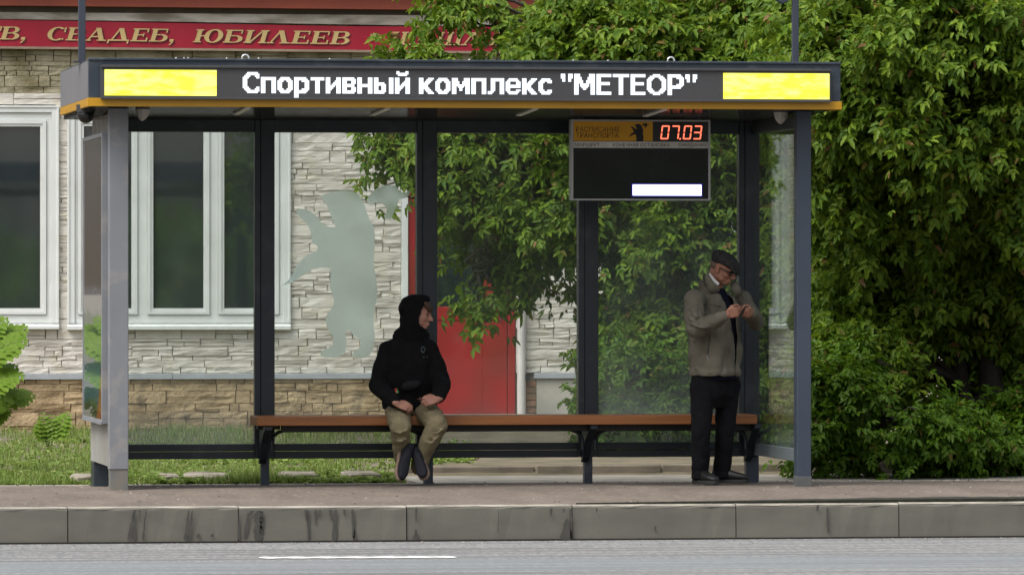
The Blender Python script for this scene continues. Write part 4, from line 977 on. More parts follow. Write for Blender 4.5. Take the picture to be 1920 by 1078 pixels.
def blob_leaves(blobs, rng, per=30, spread=.20, scale=.88, droop=.5, shell=3.0, avoid=None, gaps=.20):
    """blobs: (px, py, Y, rx_px, rz_px, ry_m, tips) -> leaves gathered at branch tips spread through each blob"""
    PO, DI, UP, SC, TIPS = [], [], [], [], []
    for (px, py, Y, rx, rz, ry, nt_) in blobs:
        c = np.array(P(px, py, Y)); s = m_per_px(Y); R = np.array([rx * s, ry, rz * s])
        g = rng.normal(size=(nt_, 3)); g /= np.linalg.norm(g, axis=1, keepdims=True)
        rad = rng.random(nt_) ** (1 / shell)
        tip = c + g * rad[:, None] * R
        out = g * R; out /= np.linalg.norm(out, axis=1, keepdims=True)
        TIPS.append(np.concatenate([tip, np.tile(c, (nt_, 1))], 1)[:: max(1, nt_ // 14)])
        for k in range(nt_):
            m = rng.integers(int(per * .5), int(per * 1.5)); o = out[k]
            axis = o * .8 + rng.normal(size=3) * .45 + np.array([0, 0, -.1]); axis /= np.linalg.norm(axis)
            t = rng.random(m)[:, None] - .5
            p = tip[k] + axis * t * spread * 2.4 + rng.normal(size=(m, 3)) * np.array([spread * .5, spread * .5, spread * .3])
            p[:, 2] -= (t[:, 0] + .5) ** 2 * spread * .5
            dd = axis * .35 + o * .35 + rng.normal(size=(m, 3)) * .55; dd[:, 2] -= droop * rng.uniform(-.3, 1.7, m)
            uu = np.array([0, -.25, 1.0]) + o * .35 + rng.normal(size=(m, 3)) * .35
            PO.append(p); DI.append(dd); UP.append(uu); SC.append(rng.uniform(.72, 1.25, m) * scale)
    PO, DI, UP, SC = (np.concatenate(a) for a in (PO, DI, UP, SC))
    if gaps:
        nv = np.array([noise.noise(Vector(p * 1.5)) + .4 * noise.noise(Vector(p * 3.6)) for p in PO]); k = nv > -gaps
        PO, DI, UP, SC = PO[k], DI[k], UP[k], SC[k]
    if avoid is not None:
        k = avoid(PO); PO, DI, UP, SC = PO[k], DI[k], UP[k], SC[k]
    return (PO, DI, UP, SC), np.concatenate(TIPS)
def limbs(trunks, tips, rng, rad=.05):
    mb = MB()
    ends = []
    for pts, r in trunks:
        mb.tube(pts, r, 9); ends += [(Vector(p), q) for p, q in zip(pts[1:], r[1:])]
    for t in tips:
        a, c = Vector(t[:3]), Vector(t[3:])
        j = min(range(len(ends)), key=lambda i: (ends[i][0] - c).length + max(0, ends[i][0].z - c.z) * 2)
        p0, r0 = ends[j]; mid = p0.lerp(c, .6) + Vector(rng.normal(size=3) * .08)
        mb.tube([p0, p0.lerp(mid, .5) + Vector((0, 0, .06)), mid, mid.lerp(a, .5) + Vector(rng.normal(size=3) * .05), a], [min(r0 * .6, rad * .7), rad * .45, rad * .32, rad * .2, rad * .08], 5)
    return mb
def not_near_wall(p):                                           # keep leaves on this side of the cladding and behind the shelter
    w = (p - np.array(BO)) @ np.array(BN)
    return (w > .12) & ~((p[:, 1] < 2.05) & (p[:, 2] < 3.3) & (p[:, 0] < X(1530, 0)))
def tree(name, label, blobs, trunks, seed, mat=LEAF, kind='elder', cat='tree', group=None, **kw):
    rng = np.random.default_rng(seed)
    t0 = trunks[0][0][0]
    root = empty(name, Vector(t0), label, cat, group)
    it, tips = blob_leaves(blobs, rng, avoid=not_near_wall, **kw)
    scatter('crown' if cat == 'tree' else 'foliage', kind, it, mat, root, seed)
    limbs(trunks, tips, rng).build('trunk' if cat == 'tree' else 'stems', BARK, root, smooth=True)
    return root, len(it[0])
def trunk(px0, Y0, path, r0, r1):
    z0 = -.1; pts = [Vector((X(px0, Y0), Y0, z0))] + [P(a, b, c) for a, b, c in path]
    n = len(pts); return pts, [r0 + (r1 - r0) * i / (n - 1) for i in range(n)]
CNT = 0
r, n = tree('box_elder_tree', 'leafy box elder whose branches hang over the red door behind the shelter glass', [
    (1010, 24, 10.30, 60, 44, 0.6, 32), (1065, 70, 10.30, 92, 85, 0.9, 74), (1170, 70, 10.00, 150, 100, 1, 111), (1320, 70, 10.00, 130, 110, 1, 96), (862, 2, 10.40, 40, 12, 0.4, 8),
    (800, 112, 10.30, 50, 5, 0.3, 4), (1005, 96, 10.30, 38, 24, 0.5, 11), (765, 114, 10.40, 34, 8, 0.3, 4),
    (765, 285, 10.60, 62, 32, 0.4, 16), (860, 300, 10.50, 80, 80, 0.5, 49), (960, 280, 10.40, 110, 100, 0.8, 78), (800, 240, 10.50, 90, 40, 0.5, 27), (750, 345, 10.60, 30, 14, 0.2, 4),
    (905, 372, 10.50, 75, 44, 0.6, 34), (1000, 390, 10.50, 100, 85, 0.8, 70), (1060, 330, 10.50, 110, 110, 0.9, 78), (908, 490, 10.30, 28, 44, 0.25, 14), (900, 560, 10.30, 12, 16, 0.12, 3), (990, 475, 10.80, 55, 26, 0.3, 12), (1060, 480, 10.90, 40, 36, 0.3, 11), (1020, 505, 10.90, 36, 24, 0.2, 4),
    (1180, 320, 10.20, 120, 130, 0.9, 104), (1290, 300, 10.00, 110, 150, 0.9, 104), (1260, 470, 10.10, 130, 130, 0.9, 122), (1180, 480, 10.20, 75, 120, 0.6, 63),
    (1300, 620, 10.00, 90, 110, 0.8, 81), (1210, 610, 10.10, 75, 80, 0.6, 49), (1420, 200, 9.60, 110, 150, 0.9, 89), (1430, 60, 9.70, 110, 110, 0.9, 74), (1440, 420, 9.60, 90, 130, 0.8, 74), (1430, 620, 9.60, 90, 120, 0.8, 67)],
    [trunk(1330, 10.2, [(1310, 700, 10.20), (1280, 500, 10.20), (1220, 300, 10.30), (1160, 120, 10.30), (1100, -60, 10.30)], .11, .05),
     trunk(1345, 10.1, [(1340, 640, 10.00), (1360, 400, 9.90), (1400, 150, 9.80), (1420, -50, 9.80)], .09, .04),
     ([P(1240, 380, 10.25), P(1120, 330, 10.40), P(1010, 350, 10.50), P(920, 420, 10.50), P(900, 520, 10.40)], [.05, .04, .03, .02, .008])], 11, scale=.95, spread=.22)
CNT += n
r, n = tree('box_elder_tree', 'tall dense box elder filling the picture to the right of the dark right post', [
    (1600, 60, 3.02, 140, 110, 0.9, 126), (1760, 50, 3.00, 140, 120, 0.9, 133), (1900, 90, 3.28, 110, 140, 0.9, 111), (1560, 190, 3.46, 100, 110, 0.8, 81), (1660, 230, 3.22, 120, 120, 0.8, 118), (1800, 250, 3.50, 130, 140, 0.9, 133), (1920, 330, 3.62, 90, 140, 0.8, 89),
    (1590, 360, 4.04, 90, 110, 0.8, 85), (1700, 410, 4.34, 120, 130, 0.9, 122), (1850, 440, 4.66, 110, 110, 0.8, 92), (1580, 520, 4.84, 80, 100, 0.7, 67), (1690, 570, 5.05, 110, 90, 0.7, 81), (1800, 560, 5.13, 90, 80, 0.7, 59), (1910, 560, 5.03, 70, 100, 0.7, 56), (1600, 640, 4.20, 90, 70, 0.6, 52),
 (1990, 250, 3.70, 80, 300, 0.9, 118), (1700, 330, 5.40, 220, 330, 0.8, 244), (1880, 620, 5.60, 110, 160, 0.6, 81), (2180, 100, 4.2, 150, 160, 1.0, 110), (2200, 380, 4.4, 140, 150, .9, 90), (2120, 620, 4.6, 120, 130, .8, 60), (1620, 700, 5.20, 130, 120, 0.6, 74), (1800, 690, 6.2, 60, 34, .4, 14), (1905, 680, 6.4, 60, 60, .5, 26)],
    [trunk(1870, 4.7, [(1862, 760, 4.7), (1850, 600, 4.6), (1820, 400, 4.4), (1790, 200, 4.2), (1750, 0, 4.1)], .12, .05),
     trunk(1822, 4.8, [(1806, 720, 4.8), (1770, 560, 4.6), (1690, 380, 4.3), (1620, 200, 4.1), (1590, 0, 4.0)], .075, .03),
     trunk(1905, 4.9, [(1908, 760, 4.9), (1930, 500, 4.6), (1940, 250, 4.3), (1940, 0, 4.2)], .07, .03),
     trunk(1845, 5.0, [(1835, 760, 5.0), (1800, 640, 5.0), (1740, 560, 4.8)], .04, .02)], 12)
CNT += n
r, n = tree('leafy_shrub', 'broad bright green shrub beside the foot of the dark right post', [
    (1570, 760, 3.10, 62, 80, 0.45, 81), (1660, 785, 3.00, 90, 62, 0.5, 122), (1755, 795, 3.10, 70, 52, 0.45, 70), (1610, 690, 3.40, 80, 50, 0.4, 46), (1545, 815, 3.00, 36, 42, 0.3, 21)],
    [trunk(1600, 3.2, [(1596, 800, 3.15), (1585, 720, 3.1)], .03, .012), trunk(1680, 3.2, [(1685, 830, 3.1), (1700, 770, 3.05)], .03, .012), trunk(1640, 3.3, [(1645, 800, 3.2), (1640, 700, 3.3)], .03, .012)], 13, LEAF2, cat='shrub', scale=.74, spread=.14)
CNT += n
r, n = tree('leafy_shrub', 'dark shrub under the tall tree trunks near the picture corner', [
    (1830, 835, 3.20, 60, 38, 0.35, 34), (1900, 800, 3.70, 55, 70, 0.4, 43), (1955, 815, 3.50, 50, 60, 0.4, 30), (1790, 790, 4.10, 60, 60, 0.3, 25)],
    [trunk(1850, 3.5, [(1850, 860, 3.4), (1840, 830, 3.3)], .02, .01), trunk(1910, 3.8, [(1905, 820, 3.7), (1900, 770, 3.7)], .02, .01)], 14, LEAF2, cat='shrub', scale=.72, spread=.14)
CNT += n
r, n = tree('leafy_shrub', 'dark shrub behind the right glass panel and bench', [
    (1190, 700, 7.80, 62, 75, 0.5, 52), (1290, 730, 7.60, 80, 80, 0.5, 74), (1210, 800, 7.40, 80, 60, 0.4, 52), (1360, 760, 7.50, 70, 90, 0.5, 62), (1250, 866, 7.10, 70, 20, 0.2, 18), (1450, 800, 7.40, 60, 90, 0.5, 44), (1095, 745, 7.60, 22, 28, 0.2, 4), (1170, 850, 7.20, 20, 20, 0.15, 4)],
    [trunk(1240, 7.6, [(1240, 800, 7.60), (1220, 700, 7.70)], .03, .012), trunk(1330, 7.6, [(1335, 800, 7.55), (1350, 720, 7.50)], .03, .012), trunk(1200, 7.5, [(1190, 800, 7.50), (1120, 760, 7.60)], .015, .006)], 15, LEAF2, cat='shrub', scale=.78, spread=.15)
CNT += n

# the feathery plant entering at the left edge: long toothed fronds on stems
def frond_plant(name, label, base, fronds, mat, wscale=1.0):
    root = empty(name, base, label, 'plant')
    st = MB(); lf = MB(); rnd = random.Random(7)
    st.tube([base, base.lerp(Vector(fronds[0][0]), .5) + Vector((-.02, 0, .1)), Vector(fronds[0][0])], [.014, .011, .006], 6)
    for a, b, sag in fronds:
        a, b = Vector(a), Vector(b); n = 8; pts = []
        for i in range(n + 1):
            t = i / n; p = a.lerp(b, t); p.z += sag * 4 * t * (1 - t); pts.append(p)
        st.tube(pts, [.005 * (1 - .8 * i / n) for i in range(n + 1)], 5)
        if (a - base).length > .05: st.tube([base.lerp(a, .0), base.lerp(a, .6) + Vector((-.03, 0, .08)), a], [.008, .006, .005], 5)
        L_ = (b - a).length
        for i in range(2, n + 1):
            p = pts[i]; d = (pts[i] - pts[i - 1]).normalized(); side = d.cross(Vector((0, -.6, .8))).normalized()
            ll = L_ * .44 * wscale * math.sin(math.pi * (.25 + .68 * i / n)) + .01
            for s in (-1, 1):
                ax = (side * s + d * .55 + Vector((rnd.uniform(-.1, .1), rnd.uniform(-.25, .1), -.15))).normalized(); cr = ax.cross(Vector((0, -.7, .7))).normalized()
                w = ll * .30; k = 6; vs = [p]; 
                for q in (1, -1):
                    for j in range(1, k):
                        t = j / k; ww = w * math.sin(math.pi * min(1, t * .9 + .12)) * (1.25 if j % 2 else .72)
                        vs.append(p + ax * ll * t + cr * q * ww + Vector((0, 0, -.12 * ll * t * t)))
                vs.append(p + ax * ll + Vector((0, 0, -.12 * ll)))
                m = k - 1; tip = 2 * m + 1
                lf.add(vs, [tuple([0] + list(range(1, m + 1)) + [tip]), tuple([tip] + list(range(2 * m, m, -1)) + [0])])
    lf.build('foliage', mat, root); st.build('stem', M('green stem', (.12, .16, .04, 1), .6), root, smooth=True)
    return root
FERN = leaf_mat('bright fronds', (0.12, 0.22, 0.02), (0.17, 0.27, 0.035), (0.16, .24, .03), .4)
YF_ = 4.8
q = lambda a, b, y=YF_: tuple(P(a, b, y))
frond_plant('feathery_plant', 'bright green feathery plant at the left picture edge before the wall', P(-22, 850, YF_), [
    (q(-40, 650), q(48, 616), .02), (q(-50, 690, 4.7), q(46, 640, 4.6), .05), (q(-40, 720), q(30, 688), .03), (q(-50, 740, 4.6), q(40, 706, 4.5), .05), (q(-50, 650), q(12, 600), .03), (q(-40, 760), q(36, 736), .02), (q(-60, 780, 4.6), q(14, 748), .05), (q(-45, 800), q(18, 770), .03), (q(-20, 745, 4.9), q(62, 742, 4.9), .012)], FERN)
frond_plant('feathery_plant', 'upright bright green frond in the grass left of the light box', Vector((X(91, 12.0), 12.0, gz(X(91, 12), 12.0))), [
    (q(89, 838, 12), q(80, 776, 12), .0), (q(92, 838, 12), q(97, 780, 12), .0), (q(94, 838, 12), q(128, 776, 12), .03), (q(90, 838, 12), q(66, 800, 12), .03)], FERN, .8)

# grass, weeds with broad leaves: nobody could count it
def grass():
    rng = np.random.default_rng(21); n = 42000
    px = rng.uniform(-60, 900, n); y = 2.25 + rng.random(n) ** 1.7 * 16.6
    x = np.array([X(a, b) for a, b in zip(px, y)])
    keep = np.array([(noise.noise(Vector((a * 1.6, b * 1.2, 7))) > -.13 + (.08 if b < 3.3 else 0)) for a, b in zip(x, y)])
    keep &= ~((px > 760) & (y < 4.1)) & ~((px > 830) & (y > 4.0)) & ~((y < 3.35) & (y > 2.8) & (((px > 290) & (px < 440)) | ((px > 525) & (px < 600)) | ((px > 640) & (px < 700))) & (rng.random(n) < .96))
    dn = np.array([ul_ for ul_ in (x * 0 + 1)])
    x, y, px = x[keep], y[keep], px[keep]; n = len(x)
    z = np.array([gz(a, b) for a, b in zip(x, y)])
    tall = 1 + .95 * np.array([noise.noise(Vector((a * .9, b * .9, 1))) for a, b in zip(x, y)])
    h = rng.uniform(.03, .095, n) * tall * np.where(y > 15, 1.6, 1.0); w = rng.uniform(.0025, .0055, n)
    an = rng.uniform(0, 6.283, n); le = rng.uniform(.1, .75, n)
    dx, dy = np.cos(an), np.sin(an); sx, sy = -dy, dx
    V = np.zeros((n, 5, 3))
    b = np.stack([x, y, z - .01], 1); L_ = np.stack([dx, dy, 0 * dx], 1); S_ = np.stack([sx, sy, 0 * sx], 1); U_ = np.array([0, 0, 1.0])
    V[:, 0] = b - S_ * w[:, None]; V[:, 1] = b + S_ * w[:, None]
    m = b + U_ * (h * .6)[:, None] + L_ * (h * le * .3)[:, None]
    V[:, 2] = m + S_ * (w * .8)[:, None]; V[:, 3] = m - S_ * (w * .8)[:, None]
    V[:, 4] = b + U_ * (h * (1 - .3 * le))[:, None] + L_ * (h * le)[:, None]
    faces = []
    for i in range(n): o = i * 5; faces += [(o, o + 1, o + 2, o + 3), (o + 3, o + 2, o + 4)]
    vs = V.reshape(-1, 3).tolist()
    # broad weed leaves lying in rosettes
    rnd = random.Random(3)
    for k in range(2600):
        ppx = rnd.uniform(-50, 890); yy = 2.25 + rnd.random() ** 1.6 * 12
        if ppx > 745 and yy < 4.2: continue
        xx = X(ppx, yy); zz = gz(xx, yy); sc = rnd.uniform(.03, .085) * (1.5 if noise.noise(Vector((xx * .8, yy * .5, 5))) > .15 else .8)
        for j in range(rnd.randint(3, 6)):
            a = rnd.uniform(0, 6.28); d = Vector((math.cos(a), math.sin(a), rnd.uniform(.15, .9))).normalized(); s = d.cross(Vector((0, 0, 1))).normalized(); l = sc * rnd.uniform(.7, 1.3); ww = l * rnd.uniform(.18, .34)
            p = Vector((xx, yy, zz)); o = len(vs)
            vs += [tuple(p), tuple(p + d * l * .5 + s * ww + Vector((0, 0, .01))), tuple(p + d * l + Vector((0, 0, -.25 * l))), tuple(p + d * l * .5 - s * ww + Vector((0, 0, .01)))]
            faces.append((o, o + 1, o + 2, o + 3))
    me = bpy.data.meshes.new('grass'); me.from_pydata(vs, [], faces); me.materials.append(leaf_mat('verge grass', (0.11, 0.18, 0.032), (0.22, 0.30, 0.075), (0.40, 0.37, 0.20), .35))
    tag(link_mesh('grass', me), kind='stuff')
grass()
# broken pale slabs lying in the grass edge
SLAB = M('dirty slab', (.33, .29, .235, 1), .95, .45, 5, .6, 40, col2=(.13, .12, .08, 1))
rnd = random.Random(9)
for i, (a, b, y0, y1, lab) in enumerate(((300, 343, 2.75, 3.25, 'smallest broken pale slab in the grass, nearest the pale left post'), (346, 444, 2.7, 3.35, 'broken pale slab in the grass behind the first glass panel'),
                                ((522), 604, 2.8, 3.3, 'broken pale slab in the grass just right of the second bench leg'), (640, 718, 2.75, 3.3, 'cracked pale slab in the grass behind the seated person'), (128, 206, 2.6, 3.1, 'pale slab showing behind the dark foot of the light box'))):
    mb = MB(); x0, x1 = X(a, y0), X(b, y0); n = 9; poly = []
    for k in range(n):
        t = 2 * math.pi * k / n; sx, sy = math.cos(t), math.sin(t); m = max(abs(sx), abs(sy)); j = rnd.uniform(.7, 1.0)
        poly.append(((x0 + x1) / 2 + sx / m * (x1 - x0) / 2 * j, (y0 + y1) / 2 + sy / m * (y1 - y0) / 2 * j))
    zc_ = gz((x0 + x1) / 2, (y0 + y1) / 2)
    mb.prism(poly, lambda p, q, d: (p, q, d + (q - y0) * .04), zc_ - .04, zc_ + .045)
    tag(mb.build('paving_slab', SLAB, bevel=.008, loc=((x0 + x1) / 2, (y0 + y1) / 2, zc_)), lab, 'slab', 'broken slabs in the grass')
# tufts in the kerb gap
mb = MB(); rnd = random.Random(8)
for k in range(260):
    px = 1130 + 800 * rnd.random() ** .7; y = KERBY + .19 + rnd.random() * .22; x = X(px, y); h = rnd.uniform(.006, .022); a = rnd.uniform(0, 6.28); w = .004
    mb.add([(x - w, y, 0), (x + w, y, 0), (x + h * .5 * math.cos(a), y + h * .5 * math.sin(a), h)], [(0, 1, 2)])
tag(mb.build('moss_grass', leaf_mat('kerb moss', (.06, .08, .015), (.12, .13, .03), (.2, .17, .06)), fix=False), kind='stuff')
# the hedge across the road that the windows mirror
def far_hedge():
    rng = np.random.default_rng(4); n = 9000
    x = rng.uniform(-75, 75, n); y = -100 + rng.normal(size=n) * 2.0
    top = np.array([2.9 + .9 * noise.noise(Vector((a * .11, 0, 0))) + .8 * noise.noise(Vector((a * .5, 3, 0))) for a in x])
    z = -.3 + rng.random(n) ** .8 * top
    pos = np.stack([x, y, z], 1); d = rng.normal(size=(n, 3)); u = rng.normal(size=(n, 3)) + np.array([0, .3, .6])
    o = scatter('treeline', 'broad', (pos, d, u, rng.uniform(8, 15, n)), LEAF2, None, 3)
    tag(o, 'row of dark trees across the road mirrored in the windows', 'treeline', kind='stuff')
far_hedge()

# grit and crumbs along the gutter and on the pavement
mb = MB(); rnd = random.Random(31)
def pebble(x, y, z, r):
    n = 5; vs = [(x, y, z + r * .8)]
    for k in range(n):
        a = 6.283 * k / n; q = r * rnd.uniform(.7, 1.3); vs.append((x + q * math.cos(a), y + q * math.sin(a), z + r * rnd.uniform(.0, .25)))
    mb.add(vs, [(0, 1 + k, 1 + (k + 1) % n) for k in range(n)], rnd.choice((0, 0, 1, 2)))
for k in range(700):
    px = rnd.uniform(-40, 1960); y = KERBY - .03 - abs(rnd.gauss(0, .35)); pebble(X(px, y), y, ROADZ, rnd.uniform(.002, .007))
for k in range(260):
    px = rnd.uniform(-40, 1960); y = rnd.uniform(KERBY + .3, 2.0); pebble(X(px, y), y, PAVEZ(y) - .002, rnd.uniform(.003, .010))
for k in range(160):
    px = rnd.uniform(-40, 1960); y = 2.1 - abs(rnd.gauss(0, .12)); pebble(X(px, y), y, PAVEZ(y) - .002, rnd.uniform(.004, .014))
tag(mb.build('gravel', [M('grey grit', (.22, .21, .19, 1), .9), M('dark crumbs', (.05, .045, .03, 1), .9), M('pale grit', (.4, .38, .34, 1), .9)], fix=False), kind='stuff')
# ------------------------------------------------------------------ people
def frame(f, up=(0, 0, 1)):
    f = Vector(f).normalized(); up = Vector(up); l = up.cross(f).normalized(); u = f.cross(l).normalized()
    return f, l, u                                            # forward, left, up
class Flesh(MB):
    """closed shapes that are fused into one skin"""
    def caps(self, pts, rad, seg=14):
        pts = [Vector(p) for p in pts]; n = len(pts)
        if not hasattr(rad, '__len__'): rad = [rad] * n
        for i in range(n - 1): self.cone(pts[i], pts[i + 1], rad[i], rad[i + 1], seg)
    def cone(self, p, q, r0, r1, seg=14):
        d = (q - p); L_ = d.length; d = d / L_ if L_ > 1e-6 else Vector((0, 0, 1))
        a = d.orthogonal().normalized(); b = d.cross(a)
        rings = []
        for k in range(1, 5): t = -math.pi / 2 + math.pi / 2 * k / 5; rings.append((p + d * r0 * math.sin(t), r0 * math.cos(t)))
        rings.append((p, r0)); rings.append((q, r1))
        for k in range(1, 5): t = math.pi / 2 * k / 5; rings.append((q + d * r1 * math.sin(t), r1 * math.cos(t)))
        vs = [p - d * r0]; 
        for c, r in rings: vs += [c + (a * math.cos(2 * math.pi * k / seg) + b * math.sin(2 * math.pi * k / seg)) * r for k in range(seg)]
        vs.append(q + d * r1); m = len(rings); fs = []
        fs += [(0, 1 + (k + 1) % seg, 1 + k) for k in range(seg)]
        for i in range(m - 1):
            for k in range(seg): fs.append((1 + i * seg + k, 1 + i * seg + (k + 1) % seg, 1 + (i + 1) * seg + (k + 1) % seg, 1 + (i + 1) * seg + k))
        o = 1 + (m - 1) * seg; fs += [(o + k, o + (k + 1) % seg, len(vs) - 1) for k in range(seg)]
        self.add(vs, fs)
    def ell(self, c, r, ax=None, seg=20, rings=12):
        c = Vector(c); ax = ax or (Vector((1, 0, 0)), Vector((0, 1, 0)), Vector((0, 0, 1)))
        vs, fs = [c - ax[2] * r[2]], []
        for i in range(1, rings):
            t = -math.pi / 2 + math.pi * i / rings
            for k in range(seg):
                a = 2 * math.pi * k / seg
                vs.append(c + ax[0] * r[0] * math.cos(t) * math.cos(a) + ax[1] * r[1] * math.cos(t) * math.sin(a) + ax[2] * r[2] * math.sin(t))
        vs.append(c + ax[2] * r[2])
        fs += [(0, 1 + (k + 1) % seg, 1 + k) for k in range(seg)]
        for i in range(rings - 2):
            for k in range(seg): fs.append((1 + i * seg + k, 1 + i * seg + (k + 1) % seg, 1 + (i + 1) * seg + (k + 1) % seg, 1 + (i + 1) * seg + k))
        o = 1 + (rings - 2) * seg; fs += [(o + k, o + (k + 1) % seg, len(vs) - 1) for k in range(seg)]
        self.add(vs, fs)
    def loft(self, rings, seg=28, p=2.3):
        """rings: (centre, axis a, axis b, ra, rb) superellipses from bottom to top"""
        vs, fs = [], []
        for c, a, b, ra, rb in rings:
            c = Vector(c)
            for k in range(seg):
                t = 2 * math.pi * k / seg; ct, st = math.cos(t), math.sin(t)
                vs.append(c + Vector(a) * ra * math.copysign(abs(ct) ** (2 / p), ct) + Vector(b) * rb * math.copysign(abs(st) ** (2 / p), st))
        for i in range(len(rings) - 1):
            for k in range(seg): fs.append((i * seg + k, i * seg + (k + 1) % seg, (i + 1) * seg + (k + 1) % seg, (i + 1) * seg + k))
        fs.append(tuple(range(seg - 1, -1, -1))); fs.append(tuple((len(rings) - 1) * seg + k for k in range(seg)))
        self.add(vs, fs)
    def skin(self, name, mat, parent=None, loc=None, voxel=.006, smooth=3, wrinkle=None, cut=None, thick=0.0, paint=None, mats=None):
        me = bpy.data.meshes.new('tmp'); me.from_pydata(self.v, [], self.f)
        bm = bmesh.new(); bm.from_mesh(me)
        # every island is closed: make each face outward so that the fuse takes all of them
        bmesh.ops.recalc_face_normals(bm, faces=bm.faces); bm.to_mesh(me); bm.free()
        ob = bpy.data.objects.new('tmp', me); S.collection.objects.link(ob)
        r = ob.modifiers.new('r', 'REMESH'); r.mode = 'VOXEL'; r.voxel_size = voxel; r.use_smooth_shade = True
        if smooth: s = ob.modifiers.new('s', 'SMOOTH'); s.factor = .5; s.iterations = smooth
        dg = bpy.context.evaluated_depsgraph_get(); dg.update()
        out = bpy.data.meshes.new_from_object(ob.evaluated_get(dg))
        bpy.data.objects.remove(ob); bpy.data.meshes.remove(me)
        off = origin(parent) if parent is not None else Vector(loc)
        if wrinkle:
            nn = [v.normal.copy() for v in out.vertices]
            for v, q in zip(out.vertices, nn): v.co += q * wrinkle(v.co, q)
        bm = bmesh.new(); bm.from_mesh(out)
        if cut:
            dl = [f for f in bm.faces if cut(f.calc_center_median())]; bmesh.ops.delete(bm, geom=dl, context='FACES')
            for _ in range(3): bmesh.ops.smooth_vert(bm, verts=[v for v in bm.verts if v.is_boundary], factor=.5, use_axis_x=True, use_axis_y=True, use_axis_z=True)
        if paint:
            for f in bm.faces: f.material_index = paint(f.calc_center_median())
        bmesh.ops.translate(bm, verts=bm.verts, vec=-off)
        for f in bm.faces: f.smooth = True
        bm.to_mesh(out); bm.free(); out.name = name
        out.materials.clear()
        for m in (mats or [mat]): out.materials.append(m)
        o = link_mesh(name, out, parent, loc)
        if thick: k = o.modifiers.new('cloth', 'SOLIDIFY'); k.thickness = thick; k.offset = -1
        return o
    def head(self, c, f, up, s=1.0, nose=1.0, ears=True):
        F, L_, U_ = frame(f, up); c = Vector(c)
        q = lambda x, y, z: c + (F * x + L_ * y + U_ * z) * s
        ax = (F, L_, U_)
        e = lambda x, y, z, a, b, d: self.ell(q(x, y, z), (a * s, b * s, d * s), ax)
        e(-.012, 0, .030, .096, .076, .088); e(.020, 0, -.012, .070, .066, .085); e(.022, 0, -.066, .056, .054, .048)
        e(.050, 0, -.088, .030, .034, .024); e(.046, 0, .028, .046, .060, .050)
        for y in (-1, 1):
            e(.046, y * .036, -.026, .034, .026, .026); e(.010, y * .050, -.062, .044, .016, .030)
            self.caps([q(.078, y * .012, .020), q(.074, y * .046, .020)], [.013 * s, .010 * s])
            if ears: e(-.012, y * .076, -.006, .020, .010, .033); e(-.010, y * .082, .006, .014, .008, .020); e(-.006, y * .078, -.03, .010, .008, .012)
        self.caps([q(.086, 0, .014), q(.098, 0, -.010), q(.110, 0, -.032)], [.009 * s, .011 * s, .0125 * s])
        for y in (-1, 1): e(.096, y * .012, -.036, .013, .010, .009)
        self.caps([q(.083, -.018, -.064), q(.090, 0, -.062), q(.083, .018, -.064)], [.006 * s, .008 * s, .006 * s])
        self.caps([q(.080, -.016, -.075), q(.086, 0, -.076), q(.080, .016, -.075)], [.006 * s, .008 * s, .006 * s])
        return q, ax
    def hand(self, w, d, n, s, curl=(.6, .8, .6), spread=.05, thumb=(.35, .5), sc=1.0, curls=None):
        w, d, n, s = Vector(w), Vector(d).normalized(), Vector(n).normalized(), Vector(s).normalized()
        n = (n - d * n.dot(d)).normalized(); s2 = d.cross(n); s = s2 if s2.dot(s) > 0 else -s2
        offs = [.030, .010, -.010, -.028]; lens = [.072, .080, .074, .058]; rr = [.0092, .0095, .0090, .0080]
        for i in range(4):
            b = w + (d * (.088 - .004 * abs(i - 1)) + s * offs[i]) * sc
            self.caps([w + s * offs[i] * .55 * sc, w + (d * .05 + s * offs[i] * .9) * sc, b], [.014 * sc, .0135 * sc, .0112 * sc], 10)
            a = 0; p = b; pts = [b]; cu = curls[i] if curls else curl
            for k, q in enumerate((.46, .30, .24)):
                a += cu[k]; dd = (d * math.cos(a) + n * math.sin(a) + s * (offs[i] * spread * 20) * .1).normalized()
                p = p + dd * lens[i] * q * sc; pts.append(p)
            self.caps(pts, [rr[i] * sc, rr[i] * .95 * sc, rr[i] * .86 * sc, rr[i] * .72 * sc], 10)
        b = w + (d * .018 + s * .022 + n * .008) * sc; m = b + (d * .036 + s * .026 + n * .010) * sc
        t1 = m + (d * .034 + s * (.012 - thumb[0] * .02) + n * thumb[0] * .035) * sc; t2 = t1 + (d * .024 - s * thumb[1] * .012 + n * thumb[1] * .018) * sc
        self.caps([b, m, t1, t2], [.0165 * sc, .0132 * sc, .0108 * sc, .0085 * sc], 10)
        self.caps([w - d * .015 * sc, w], [.023 * sc, .022 * sc], 12); self.caps([w - s * .008 * sc, w + s * .008 * sc], .020 * sc, 12)
        return w + d * .1 * sc
def folds(amp, sc, stretch=(1, 1, 1), amp2=0.0, sc2=40):
    def f(co, nrm):
        p = Vector((co.x * sc * stretch[0], co.y * sc * stretch[1], co.z * sc * stretch[2]))
        v = noise.noise(p) + .5 * noise.noise(p * 2.1 + Vector((3, 1, 7)))
        r = (abs(v) - .3) * amp
        if amp2: r += noise.noise(co * sc2) * amp2
        return r
    return f
SKIN = M('skin', lin(182, 136, 116), .5, .18, 18, .12, 120, col2=lin(166, 116, 100), spec=.4)
SKIN2 = M('weathered skin', lin(164, 116, 94), .55, .25, 26, .2, 120, col2=lin(142, 96, 78), spec=.4)
HAIR = M('brown hair', lin(84, 58, 40), .6, .4, 60, .4, 150, stretch=(1, 1, 4))

